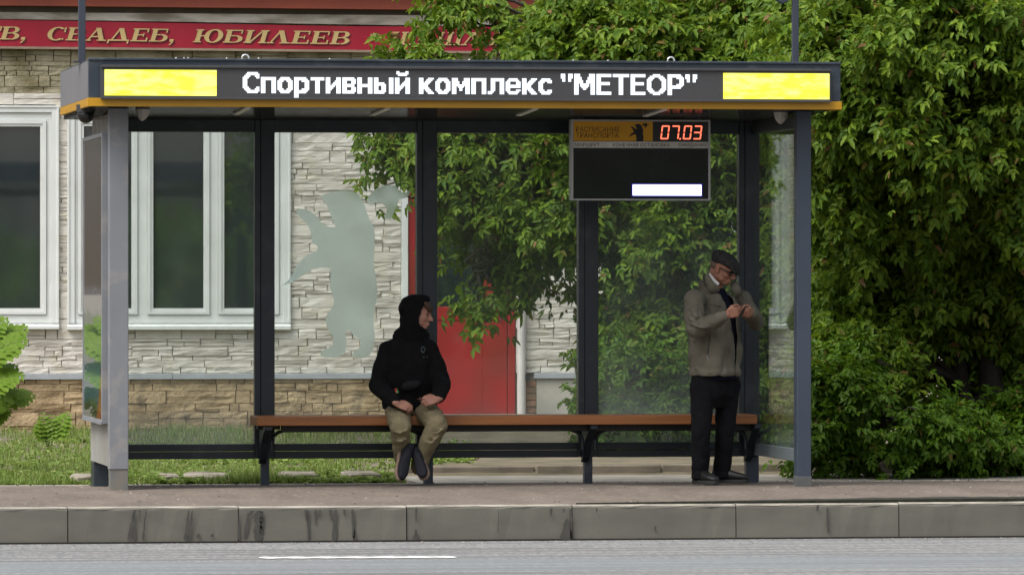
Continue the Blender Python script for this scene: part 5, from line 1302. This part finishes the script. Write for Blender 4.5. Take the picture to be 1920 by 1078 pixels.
def shoe(parent, heel, toe, up, width, m_up, m_sole, name='shoe'):
    heel, toe = Vector(heel), Vector(toe); d = (toe - heel); L_ = d.length; d.normalize(); n = Vector(up); n = (n - d * n.dot(d)).normalized(); s = d.cross(n)
    q = lambda a, h: heel + d * a * L_ + n * h
    fl = Flesh(); prof = [(.0, .030, .030), (.06, .040, .050), (.22, .043, .056), (.42, .042, .044), (.62, .050, .034), (.82, .050, .027), (.95, .036, .020), (1.0, .018, .014)]
    fl.loft([(q(a, .020 + h), s, n, w * width / .05, h) for a, w, h in prof], 20, 2.4)
    fl.caps([q(.18, .06), q(.16, .11)], [.040, .036])
    up_ = fl.skin(name, m_up, parent, voxel=.005, smooth=3)
    out = []
    for a in [k / 12 for k in range(13)]:
        w = np.interp(a, [0, .06, .22, .42, .62, .82, .95, 1.0], [.026, .038, .043, .042, .052, .053, .040, .016]) * width / .05
        out.append((a, w))
    poly = [(a * L_, w) for a, w in out] + [(a * L_, -w) for a, w in reversed(out)]
    mb = MB(); mb.prism(poly, lambda a, b, h: heel + d * a + s * b + n * h, 0.0, .028)
    mb.build('sole', m_sole, up_, bevel=.005)
    return up_

# --- the person standing with the phone
def standing():
    Yc = 0.92; k = m_per_px(Yc)
    F = Vector((.73, -.68, 0)).normalized(); L_ = Vector((.68, .73, 0)).normalized(); U_ = Vector((0, 0, 1))
    base = Vector((X(1340, Yc), Yc, PAVEZ(Yc) + .004))
    J = lambda px, py, y=Yc: P(px, py, y)
    zz = lambda py: Z(py, Yc, 1340)
    C = lambda px, py, fwd=0, lat=0: Vector((X(px, Yc), Yc, zz(py))) + F * fwd + L_ * lat
    shR, shL = J(1303, 560, .74), J(1392, 562, 1.06)
    elR, elL = J(1303, 616, .64), J(1417, 606, .98)
    wrR, wrL = J(1363, 590, .50), J(1409, 585, .66)
    hc = J(1356, 503, .86); hf = Vector((.78, -.50, -.42)); hup = Vector((.25, -.22, .94))
    hipR, hipL = J(1319, 722, .86), J(1364, 722, 1.0); knR, knL = J(1314, 806, .80), J(1360, 806, .96); anR, anL = J(1313, 884, .84), J(1353, 884, 1.0)
    # body
    b = Flesh(); hq, hax = b.head(hc, hf, hup, 1.02)
    nb = J(1337, 540, .93)
    b.caps([hq(-.03, 0, -.045), hq(-.02, 0, -.08), nb], [.062, .060, .066])
    b.loft([(C(1341, 725), L_, F, .15, .11), (C(1341, 690), L_, F, .16, .12), (C(1341, 630), L_, F, .16, .115), (C(1341, 575), L_, F, .165, .10), (C(1339, 548), L_, F, .10, .07)])
    for a, e, w in ((shR, elR, wrR), (shL, elL, wrL)): b.caps([a, e, w], [.04, .028, .024])
    for h, n_, a in ((hipR, knR, anR), (hipL, knL, anL)): b.caps([h, n_, a], [.075, .052, .036]); 
    for a, dd in ((anR, Vector((.5, -.86, 0))), (anL, Vector((.96, -.26, 0)))): b.caps([a, Vector((a.x, a.y, base.z + .05)), Vector((a.x, a.y, base.z + .045)) + dd * .12], [.034, .032, .022])
    b.hand(wrR, (.96, -.02, .26), (.25, .9, .1), (-.2, 0, 1), (.55, .75, .5), thumb=(.5, .6), sc=.98)
    b.hand(wrL, (-.40, -.78, -.06), (-.85, .42, .15), (0, .1, 1), (.65, .8, .6), thumb=(.45, .6), sc=.98)
    man = b.skin('person', SKIN2, loc=base, voxel=.005, smooth=2)
    tag(man, 'person in grey jacket and flat cap standing and looking down at a phone', 'person')
    # trousers
    TR = M('black trousers', (0.007, 0.007, 0.009, 1), .9, .3, 12, .3, 200, spec=.15)
    t = Flesh()
    t.loft([(C(1340, 764), L_, F, .135, .075), (C(1340, 742), L_, F, .165, .125), (C(1340, 700), L_, F, .175, .135), (C(1340, 672), L_, F, .165, .13)])
    e1, e2 = Vector((1, 0, 0)), Vector((0, 1, 0))
    for h, n_, a in ((hipR, knR, anR), (hipL, knL, anL)):
        lo = Vector((a.x, a.y, base.z + .035))
        t.loft([(lo, e1, e2, .070, .072), (a, e1, e2, .066, .070), (a.lerp(n_, .5), e1, e2, .070, .074), (n_, e1, e2, .076, .078), (n_.lerp(h, .5), e1, e2, .086, .090), (h, e1, e2, .098, .105), (h + Vector((0, 0, .08)), e1, e2, .08, .09)], 24, 2.1)
    t.skin('trousers', TR, man, voxel=.008, smooth=3, wrinkle=folds(.014, 7, (1, 1, .8), .002))
    # sweater and white collar
    w = Flesh()
    w.loft([(C(1341, 712, .02), L_, F, .165, .135), (C(1341, 660, .02), L_, F, .175, .145), (C(1341, 610, .015), L_, F, .172, .135), (C(1341, 572, .0), L_, F, .165, .118), (C(1340, 552, .0), L_, F, .11, .085), (C(1340, 541, .0), L_, F, .075, .075)])
    w.skin('sweater', M('navy knit', lin(24, 24, 40), .95, .2, 30, .4, 300, spec=.1), man, voxel=.008, smooth=3, wrinkle=folds(.006, 9))
    # jacket: closed shell, then the front is cut open and the cloth given thickness
    JK = M('grey jacket cloth', lin(114, 109, 97), .88, .14, 5, .5, 260, col2=lin(92, 88, 77), spec=.2, bdist=.003)
    j = Flesh()
    j.loft([(C(1340, 704), L_, F, .208, .178), (C(1340, 697), L_, F, .214, .184), (C(1340, 689), L_, F, .208, .178), (C(1341, 650), L_, F, .216, .186), (C(1341, 610), L_, F, .212, .172), (C(1341, 580), L_, F, .205, .150), (C(1341, 562), L_, F, .185, .125), (C(1340, 550), L_, F, .135, .100), (C(1338, 545), L_, F * .95 - U_ * .3, .110, .106), (C(1337, 537), L_, F * .90 - U_ * .44, .098, .100)])
    j.caps([shR, elR.lerp(shR, .5) + Vector((-.012, 0, 0)), elR], [.078, .074, .070]); j.caps([elR, elR.lerp(wrR, .55) + Vector((0, 0, -.008)), wrR.lerp(elR, .10)], [.070, .062, .046])
    j.caps([shL, elL.lerp(shL, .5), elL], [.076, .070, .064]); j.caps([elL, elL.lerp(wrL, .5), wrL.lerp(elL, .10)], [.064, .058, .046])
    # big creases modelled as cloth rolls
    for a, r in (([(1290, 575, .66), (1302, 590, .575), (1316, 601, .585)], .016), ([(1288, 592, .62), (1303, 604, .56), (1322, 610, .56)], .016), ([(1291, 606, .585), (1310, 613, .53), (1332, 612, .52)], .014),
                 ([(1302, 690, .79), (1330, 694, .755), (1362, 697, .80)], .012), ([(1310, 552, .70), (1318, 575, .665), (1322, 592, .66)], .014), ([(1300, 640, .79), (1320, 652, .77), (1340, 655, .77)], .010)):
        j.caps([J(*q) for q in a], [r * .5, r, r * .5], 10)
    def wr(co, n_):
        rel = co - C(1340, 620); v = folds(.022, 8, (1, 1, .7), .0015)(co, n_)
        return v
    def opening(co):
        rel = co - C(1340, 620); f_, l_ = rel.dot(F), rel.dot(L_)
        if f_ < .02: return False
        def seg(p, a, b): t_ = max(0, min(1, (p - a).dot(b - a) / (b - a).length_squared)); return (p - a.lerp(b, t_)).length
        if seg(co, elR, wrR) < .078 or seg(co, elL, wrL) < .072: return False
        arm = min((co - elR.lerp(wrR, t_)).length for t_ in (0, .25, .5, .75, 1)); arm2 = min((co - elL.lerp(wrL, t_)).length for t_ in (0, .25, .5, .75, 1))
        if arm < .085 or arm2 < .08: 
            if f_ > .19: return False
        h = co.z
        w_ = np.interp(h, [zz(706), zz(680), zz(650), zz(600), zz(560), zz(540), zz(528)], [.005, .008, .020, .046, .066, .074, .080])
        c_ = np.interp(h, [zz(706), zz(640), zz(560)], [.012, .010, .0])
        return abs(l_ - c_) < w_
    def cuffs(co):
        return False
    jk = j.skin('jacket', JK, man, voxel=.008, smooth=3, wrinkle=wr, cut=opening, thick=.007)
    # collar: two turned-down flaps lying on the jacket
    dpsg = bpy.context.evaluated_depsgraph_get(); dpsg.update()
    def near(px, py, out, fall):
        d = (P(px, py, 5) - CAM).normalized(); ok, loc, nn, _ = jk.ray_cast(CAM - base, d)
        t_ = (loc + base - CAM).length if ok and (loc + base).y < fall + .06 else (P(px, py, fall) - CAM).length
        return CAM + d * (t_ - out)
    for poly, fall in (([(1326, 508), (1321, 520), (1325, 535), (1331, 550), (1350, 546), (1347, 536), (1340, 529), (1333, 519)], .80), ([(1368, 531), (1373, 544), (1382, 557), (1392, 549), (1387, 537), (1379, 528)], .90)):
        cf = MB(); pts = [near(a, b_, .012, fall) for a, b_ in poly]
        c_ = sum((Vector(p) for p in pts), Vector()) / len(pts) + (CAM - pts[0]).normalized() * .008
        cf.add([c_] + pts, [(0, 1 + k, 1 + (k + 1) % len(pts)) for k in range(len(pts))])
        co = cf.build('jacket_collar', JK, jk, smooth=True); kk = co.modifiers.new('cloth', 'SOLIDIFY'); kk.thickness = .009; kk.offset = 0
    cf = MB(); pts = [near(a, b_, .020, .80) for a, b_ in ((1328.5, 513), (1331.5, 512.5), (1341, 524), (1349, 531), (1346, 535), (1337, 527))]
    cf.add(pts, [(0, 1, 2, 5), (5, 2, 3, 4)]); co = cf.build('shirt_collar', M('white cotton', lin(215, 214, 214), .8, .1, 10), man); kk = co.modifiers.new('cloth', 'SOLIDIFY'); kk.thickness = .006; kk.offset = 0
    # zip pocket and zip edge
    zp = MB(); a0, a1, a2 = J(1331, 625, .70), J(1327.5, 648, .70), J(1327, 668, .70)
    def onto(p):                                              # push a point out to the jacket front
        rel = p - C(1340, 620); f_, l_ = rel.dot(F), rel.dot(L_); return p
    dpsg = bpy.context.evaluated_depsgraph_get(); dpsg.update()
    def hit(px, py):
        o = CAM - base; d = (P(px, py, 5) - CAM).normalized()
        ok, loc, nn, _ = jk.ray_cast(o, d) ; return (loc + base - d * .003) if ok else P(px, py, .7)
    zp.tube([hit(1331, 628), hit(1329.5, 640), hit(1327.5, 655), hit(1327, 664)], .0032, 6); zp.build('pocket_zip', BLACKP, jk)
    zp = MB(); p = hit(1327, 668); zp.sphere(p, .008, 10, 8); zp.sphere(p + Vector((0, 0, -.018)), (.005, .004, .012), 8, 6); zp.build('zip_pull', METAL, jk, smooth=True)
    zp = MB(); zp.tube([hit(1332, 570 + 0), hit(1340, 573), hit(1352, 575)], .003, 6); zp.build('seam', M('jacket seam', lin(70, 67, 60), .9), jk); zp = MB(); zp.tube([hit(1300, 697), hit(1330, 700), hit(1360, 702)], .0028, 6); zp.build('seam', M('jacket seam', lin(70, 67, 60), .9), jk)
    # cap
    CAPM = M('dark wool cap', lin(62, 60, 60), .95, .3, 60, .5, 200, col2=lin(44, 43, 44), spec=.1)
    cp = Flesh(); ax = hax
    tl = lambda a: (hax[0] * math.cos(a) - hax[2] * math.sin(a), hax[1], hax[0] * math.sin(a) + hax[2] * math.cos(a))
    cp.ell(hq(-.012, 0, .066), (.112, .094, .056), tl(.12)); cp.ell(hq(.040, 0, .062), (.088, .088, .040), tl(.38)); cp.ell(hq(-.040, 0, .052), (.076, .086, .052), tl(-.10))
    cp.ell(hq(.092, 0, .036), (.046, .070, .014), tl(.55))
    cp.skin('cap', CAPM, man, voxel=.005, smooth=2, wrinkle=folds(.004, 18))
    br = Flesh(); br.ell(hq(.098, 0, .026), (.050, .068, .0085), tl(.62)); br.skin('cap_brim', CAPM, man, voxel=.004, smooth=1)
    # grey hair at the back and side under the cap
    hr = Flesh(); hr.ell(hq(-.050, 0, .010), (.060, .079, .046), hax); hr.skin('hair', M('short grey hair', lin(112, 92, 80), .8, .3, 40, .3, 200), man, voxel=.005, smooth=1)
    # sunglasses
    sg = Flesh()
    for y in (-1, 1): sg.ell(hq(.086, y * .033, -.004), (.008, .030, .021), (hax[0] * .94 - hax[1] * y * -.3, hax[1], hax[2]))
    sg.caps([hq(.096, -.012, .002), hq(.096, .012, .002)], .004)
    for y in (-1, 1): sg.caps([hq(.086, y * .062, .004), hq(.040, y * .080, .008), hq(-.014, y * .086, .012)], [.0065, .005, .004])
    sg.skin('sunglasses', M('black glasses', (.006, .006, .006, 1), .15, .1, 5), man, voxel=.0035, smooth=1)
    # shoes
    SB = M('black shoe leather', (.012, .012, .013, 1), .45, .2, 10)
    for a, dd in ((anR, Vector((.42, -.90, 0))), (anL, Vector((.97, -.22, 0)))):
        dd.normalize(); h = Vector((a.x, a.y, base.z)) - dd * .075
        shoe(man, h, h + dd * .285, (0, 0, 1), .05, SB, M('grey shoe sole', lin(46, 46, 46), .8))
    # phone held between the hands
    pc = wrR + Vector((.118, -.012, .022)); ph = MB()
    pd, pn = Vector((.25, -.55, .80)).normalized(), Vector((-.80, .35, .5)); pn = (pn - pd * pn.dot(pd)).normalized(); ps = pd.cross(pn)
    ph.prism([(-.034, -.062), (.034, -.062), (.034, .062), (-.034, .062)], lambda a, b_, d_: pc + ps * a * .8 + pd * b_ * .7 + pn * d_, -.004, .004)
    o = ph.build('phone', BLACKP, loc=pc, bevel=.003); tag(o, 'small dark phone held in both hands of the standing person', 'phone')
standing()

# --- the person sitting on the bench
def sitting():
    Yc = 1.45
    J = lambda px, py, y=Yc: P(px, py, y)
    F = Vector((.16, -.987, 0)).normalized(); L_ = Vector((.987, .16, 0)).normalized(); U_ = Vector((0, 0, 1))
    base = Vector((X(768, 1.5), 1.5, Z(779, 1.33, 950)))
    shR, shL = J(728, 655, 1.46), J(805, 653, 1.46); elR, elL = J(709, 722, 1.40), J(828, 716, 1.38); wrR, wrL = J(744, 756, 1.13), J(822, 747, 1.12)
    hc = J(784, 589, 1.40); hf = Vector((.93, -.34, -.10)); hup = Vector((.08, -.02, 1))
    hipR, hipL = J(745, 768, 1.52), J(792, 768, 1.52); knR, knL = J(750, 799, 1.08), J(820, 794, 1.08)
    anR, anL = J(753, 851, 1.27), J(788, 866, 1.24)
    C = lambda px, py, y=Yc: Vector((X(px, y), y, Z(py, y, px)))
    b = Flesh(); hq, hax = b.head(hc, hf, hup, 1.0, ears=True)
    nb = C(771, 632, 1.47)
    b.caps([hq(-.03, 0, -.05), hq(-.028, 0, -.09), nb], [.056, .054, .060])
    b.loft([(C(768, 772, 1.53), L_, F, .15, .12), (C(768, 735, 1.50), L_, F, .145, .11), (C(768, 690, 1.46), L_, F, .15, .11), (C(768, 655, 1.45), L_, F, .155, .095), (C(770, 632, 1.47), L_, F, .08, .065)])
    for a, e, w in ((shR, elR, wrR), (shL, elL, wrL)): b.caps([a, e, w], [.048, .038, .026])
    toeR, toeL = J(747, 902, 1.03), J(798, 900, 1.03)
    heR, heL = J(753, 843, 1.24), J(789, 858, 1.24)
    for h, k, a, t in ((hipR, knR, anR, toeR), (hipL, knL, anL, toeL)): b.caps([h, k, a], [.08, .052, .036]); b.caps([a, a.lerp(t, .75)], [.033, .022])
    b.hand(wrR, (.93, -.12, -.30), (.10, .80, -.60), (.2, -.35, .9), thumb=(.5, .7), curls=[(.5, .7, .5), (.55, .75, .5), (.6, .8, .55), (.65, .85, .6)])
    b.hand(wrL, (-.93, -.12, -.18), (-.10, .88, -.45), (-.1, -.3, .95), thumb=(.5, .7), curls=[(.45, .65, .5), (.6, .8, .5), (.7, .9, .55), (.75, .95, .6)])
    me = b.skin('person', SKIN, loc=base, voxel=.005, smooth=2)
    tag(me, 'person in black hooded top and khaki trousers sitting on the bench, head turned aside', 'person')
    # khaki trousers
    KH = M('khaki trousers', lin(146, 136, 108), .9, .2, 6, .3, 200, col2=lin(128, 119, 94), spec=.15)
    t = Flesh()
    t.loft([(C(768, 776, 1.55), L_, F, .19, .14), (C(768, 755, 1.55), L_, F, .185, .135), (C(768, 735, 1.55), L_, F, .16, .12)])
    for h, k, a in ((hipR, knR, anR), (hipL, knL, anL)):
        t.caps([h, h.lerp(k, .5) + Vector((0, 0, .006)), k], [.096, .092, .080], 20)
        d = (a - k).normalized(); lo = a + d * .045
        t.caps([k, k.lerp(a, .35), k.lerp(a, .75), lo], [.080, .076, .066, .060], 20)
    for pts, r in (([(738, 808, 1.0), (750, 812, .995), (764, 806, 1.01)], .012), ([(738, 822, 1.05), (750, 828, 1.04), (764, 822, 1.06)], .012), ([(800, 810, 1.0), (818, 812, .99), (832, 804, 1.0)], .012), ([(795, 826, 1.05), (808, 830, 1.04), (824, 818, 1.04)], .012), ([(722, 770, 1.3), (738, 776, 1.26), (750, 774, 1.26)], .012), ([(800, 772, 1.25), (815, 776, 1.2), (830, 772, 1.25)], .012)):
        t.caps([J(*q) for q in pts], [r * .5, r, r * .5], 10)
    kh = t.skin('trousers', KH, me, voxel=.008, smooth=3, wrinkle=folds(.016, 9, (1, 1, 1), .002))
    # hooded top
    h = Flesh()
    h.loft([(C(768, 768, 1.54), L_, F, .205, .165), (C(768, 752, 1.52), L_, F, .210, .170), (C(768, 715, 1.48), L_, F, .205, .165), (C(768, 680, 1.45), L_, F, .200, .150), (C(769, 655, 1.45), L_, F, .190, .130), (C(770, 640, 1.46), L_, F, .150, .110), (C(771, 628, 1.46), L_, F, .100, .095)])
    for a, e, w in ((shR, elR, wrR), (shL, elL, wrL)):
        h.caps([a, a.lerp(e, .5), e], [.070, .074, .072], 20); h.caps([nb + Vector((0, 0, -.03)), a + Vector((0, 0, .0))], [.070, .068], 20); h.caps([e, e.lerp(w, .5) + Vector((0, 0, -.006)), w.lerp(e, .12)], [.072, .064, .050], 20)
    tp = h.skin('hooded_top', HOODIE, me, voxel=.008, smooth=3, wrinkle=folds(.014, 8, (1, 1, .8)))
    hd = Flesh()
    hd.ell(hq(-.030, 0, .034), (.126, .108, .116), hax); hd.ell(hq(-.026, 0, -.05), (.112, .106, .112), hax); hd.ell(hq(-.085, 0, .055), (.060, .07, .060), hax)
    hd.caps([hq(-.03, 0, -.08), nb + Vector((0, -.01, -.015))], [.098, .112], 20); hd.caps([nb + L_ * -.06, nb + L_ * .06], .085); hd.caps([hq(-.05, .0, .10), hq(.04, 0, .108)], [.05, .045])
    def face_open(co):
        r = co - hc; x, y, z = r.dot(hax[0]), r.dot(hax[1]), r.dot(hax[2])
        edge = np.interp(z, [-.16, -.115, -.08, -.03, .03, .08, .11, .14], [.30, .085, .040, .030, .044, .058, .072, .30])
        return x > edge
    hood = hd.skin('hood', HOODIE, me, voxel=.007, smooth=4, wrinkle=folds(.008, 11), cut=face_open, thick=.010)
    # hair over the brow, eyes
    fr = Flesh()
    for y in (-.05, -.03, -.008, .014, .034): fr.caps([hq(.060, y, .085), hq(.084, y * 1.05, .052), hq(.088, y * 1.1 + .006, .022)], [.020, .014, .006], 8)
    fr.skin('hair', HAIR, me, voxel=.004, smooth=1)
    for y in (-.031, .031):
        e = MB(); e.sphere(tuple(hq(.0745, y, .004)), .0105, 12, 8); e.build('eye', M('dark eye', lin(60, 44, 38), .3, .3, 60), me, smooth=True)
        br = Flesh(); br.caps([hq(.088, y * .6, .022), hq(.087, y * 1.1, .025), hq(.076, y * 1.55, .020)], [.004, .0045, .003], 8); br.skin('eyebrow', HAIR, me, voxel=.003, smooth=0)
    dpsg = bpy.context.evaluated_depsgraph_get(); dpsg.update()
    def hit(ob, px, py, out=.003):
        d = (P(px, py, 5) - CAM).normalized(); ok, loc, nn, _ = ob.ray_cast(CAM - base, d)
        return (loc + base - d * out) if ok else P(px, py, 1.3)
    # chest emblem, sling bag strap, pouch, bright tag
    mb = MB(); ring = [hit(tp, 793 + 4.2 * math.cos(a), 655 + 6.5 * math.sin(a) * (1 if math.sin(a) > 0 else .9)) for a in [2 * math.pi * q / 14 for q in range(14)]]
    mb.add(ring, [tuple(range(14))]); mb.build('chest_print', M('grey print', lin(74, 86, 88), .8, .4, 60), tp); mb = MB(); mb.add([hit(tp, 793, 668.5), hit(tp, 802, 667.5), hit(tp, 802, 670), hit(tp, 793, 671)], [(0, 1, 2, 3)])
    mb.build('chest_print', M('grey print', lin(74, 86, 88), .8, .4, 60), tp)
    st = MB(); pts = [hit(tp, *q, .006) for q in ((733, 640), (745, 662), (757, 682), (770, 700), (784, 718), (796, 735))]
    st.tube(pts, .011, 8)
    bag = Flesh(); c = hit(tp, 770, 722, .02); bag.ell(c, (.085, .028, .042), (Vector((.97, -.05, .22)).normalized(), F, Vector((-.2, 0, .97)).normalized()))
    BG = M('black sling bag', (.010, .010, .012, 1), .7, .3, 30, .2, 150, spec=.2)
    bo = bag.skin('sling_bag', BG, me, voxel=.006, smooth=2)
    tg = MB(); p = hit(tp, 743, 733, .01)
    tg.prism([(-.014, .020), (.004, .022), (.003, -.014), (-.012, -.010)], lambda a, b_, d_: p + Vector((a, d_, b_)), -.003, .003, 0)
    tg.prism([(.004, .022), (.012, .014), (.020, -.014), (.004, -.018)], lambda a, b_, d_: p + Vector((a, d_, b_)), -.003, .003, 1)
    tg.prism([(-.004, .0), (.006, .002), (.008, -.012), (-.002, -.012)], lambda a, b_, d_: p + Vector((a, d_, b_)), -.004, .004, 2)
    tg.build('bag_tag', [M('red tag', lin(190, 44, 40), .6), M('green tag', lin(70, 140, 80), .6), M('pale tag', lin(210, 190, 120), .6)], bo)
    # thing in the fingers: a small brown earphone case on a wire
    c = wrR.lerp(wrL, .55) + Vector((.0, -.05, .012)); mb = MB(); mb.sphere(tuple(c), (.012, .010, .016), 12, 8)
    mb.tube([c + Vector((-.03, 0, .004)), c + Vector((0, -.006, -.006)), c + Vector((.03, 0, .0))], .0028, 6)
    o = mb.build('earphones', M('brown plastic', lin(74, 40, 34), .4), loc=c, smooth=True); tag(o, 'small brown earphones between the fingers of the sitting person', 'earphones')
    NAVY = M('navy shoe cloth', lin(18, 20, 32), .8, .25, 20, .3, 150); BE = M('beige rubber sole', lin(150, 128, 112), .8, .15, 10)
    for a, t_, up in ((heR, toeR, (.45, -.80, .30)), (heL, toeL, (-.40, -.80, .30))):
        shoe(me, a, t_, up, .044, NAVY, BE)
    sk = Flesh()
    for a, t_ in ((anR, heR), (anL, heL)): sk.caps([a + Vector((0, 0, .04)), a.lerp(t_, .6) + Vector((0, -.05, -.035))], [.044, .042])
    sk.skin('socks', M('slate sock', lin(70, 76, 104), .9), me, voxel=.006, smooth=2)
sitting()
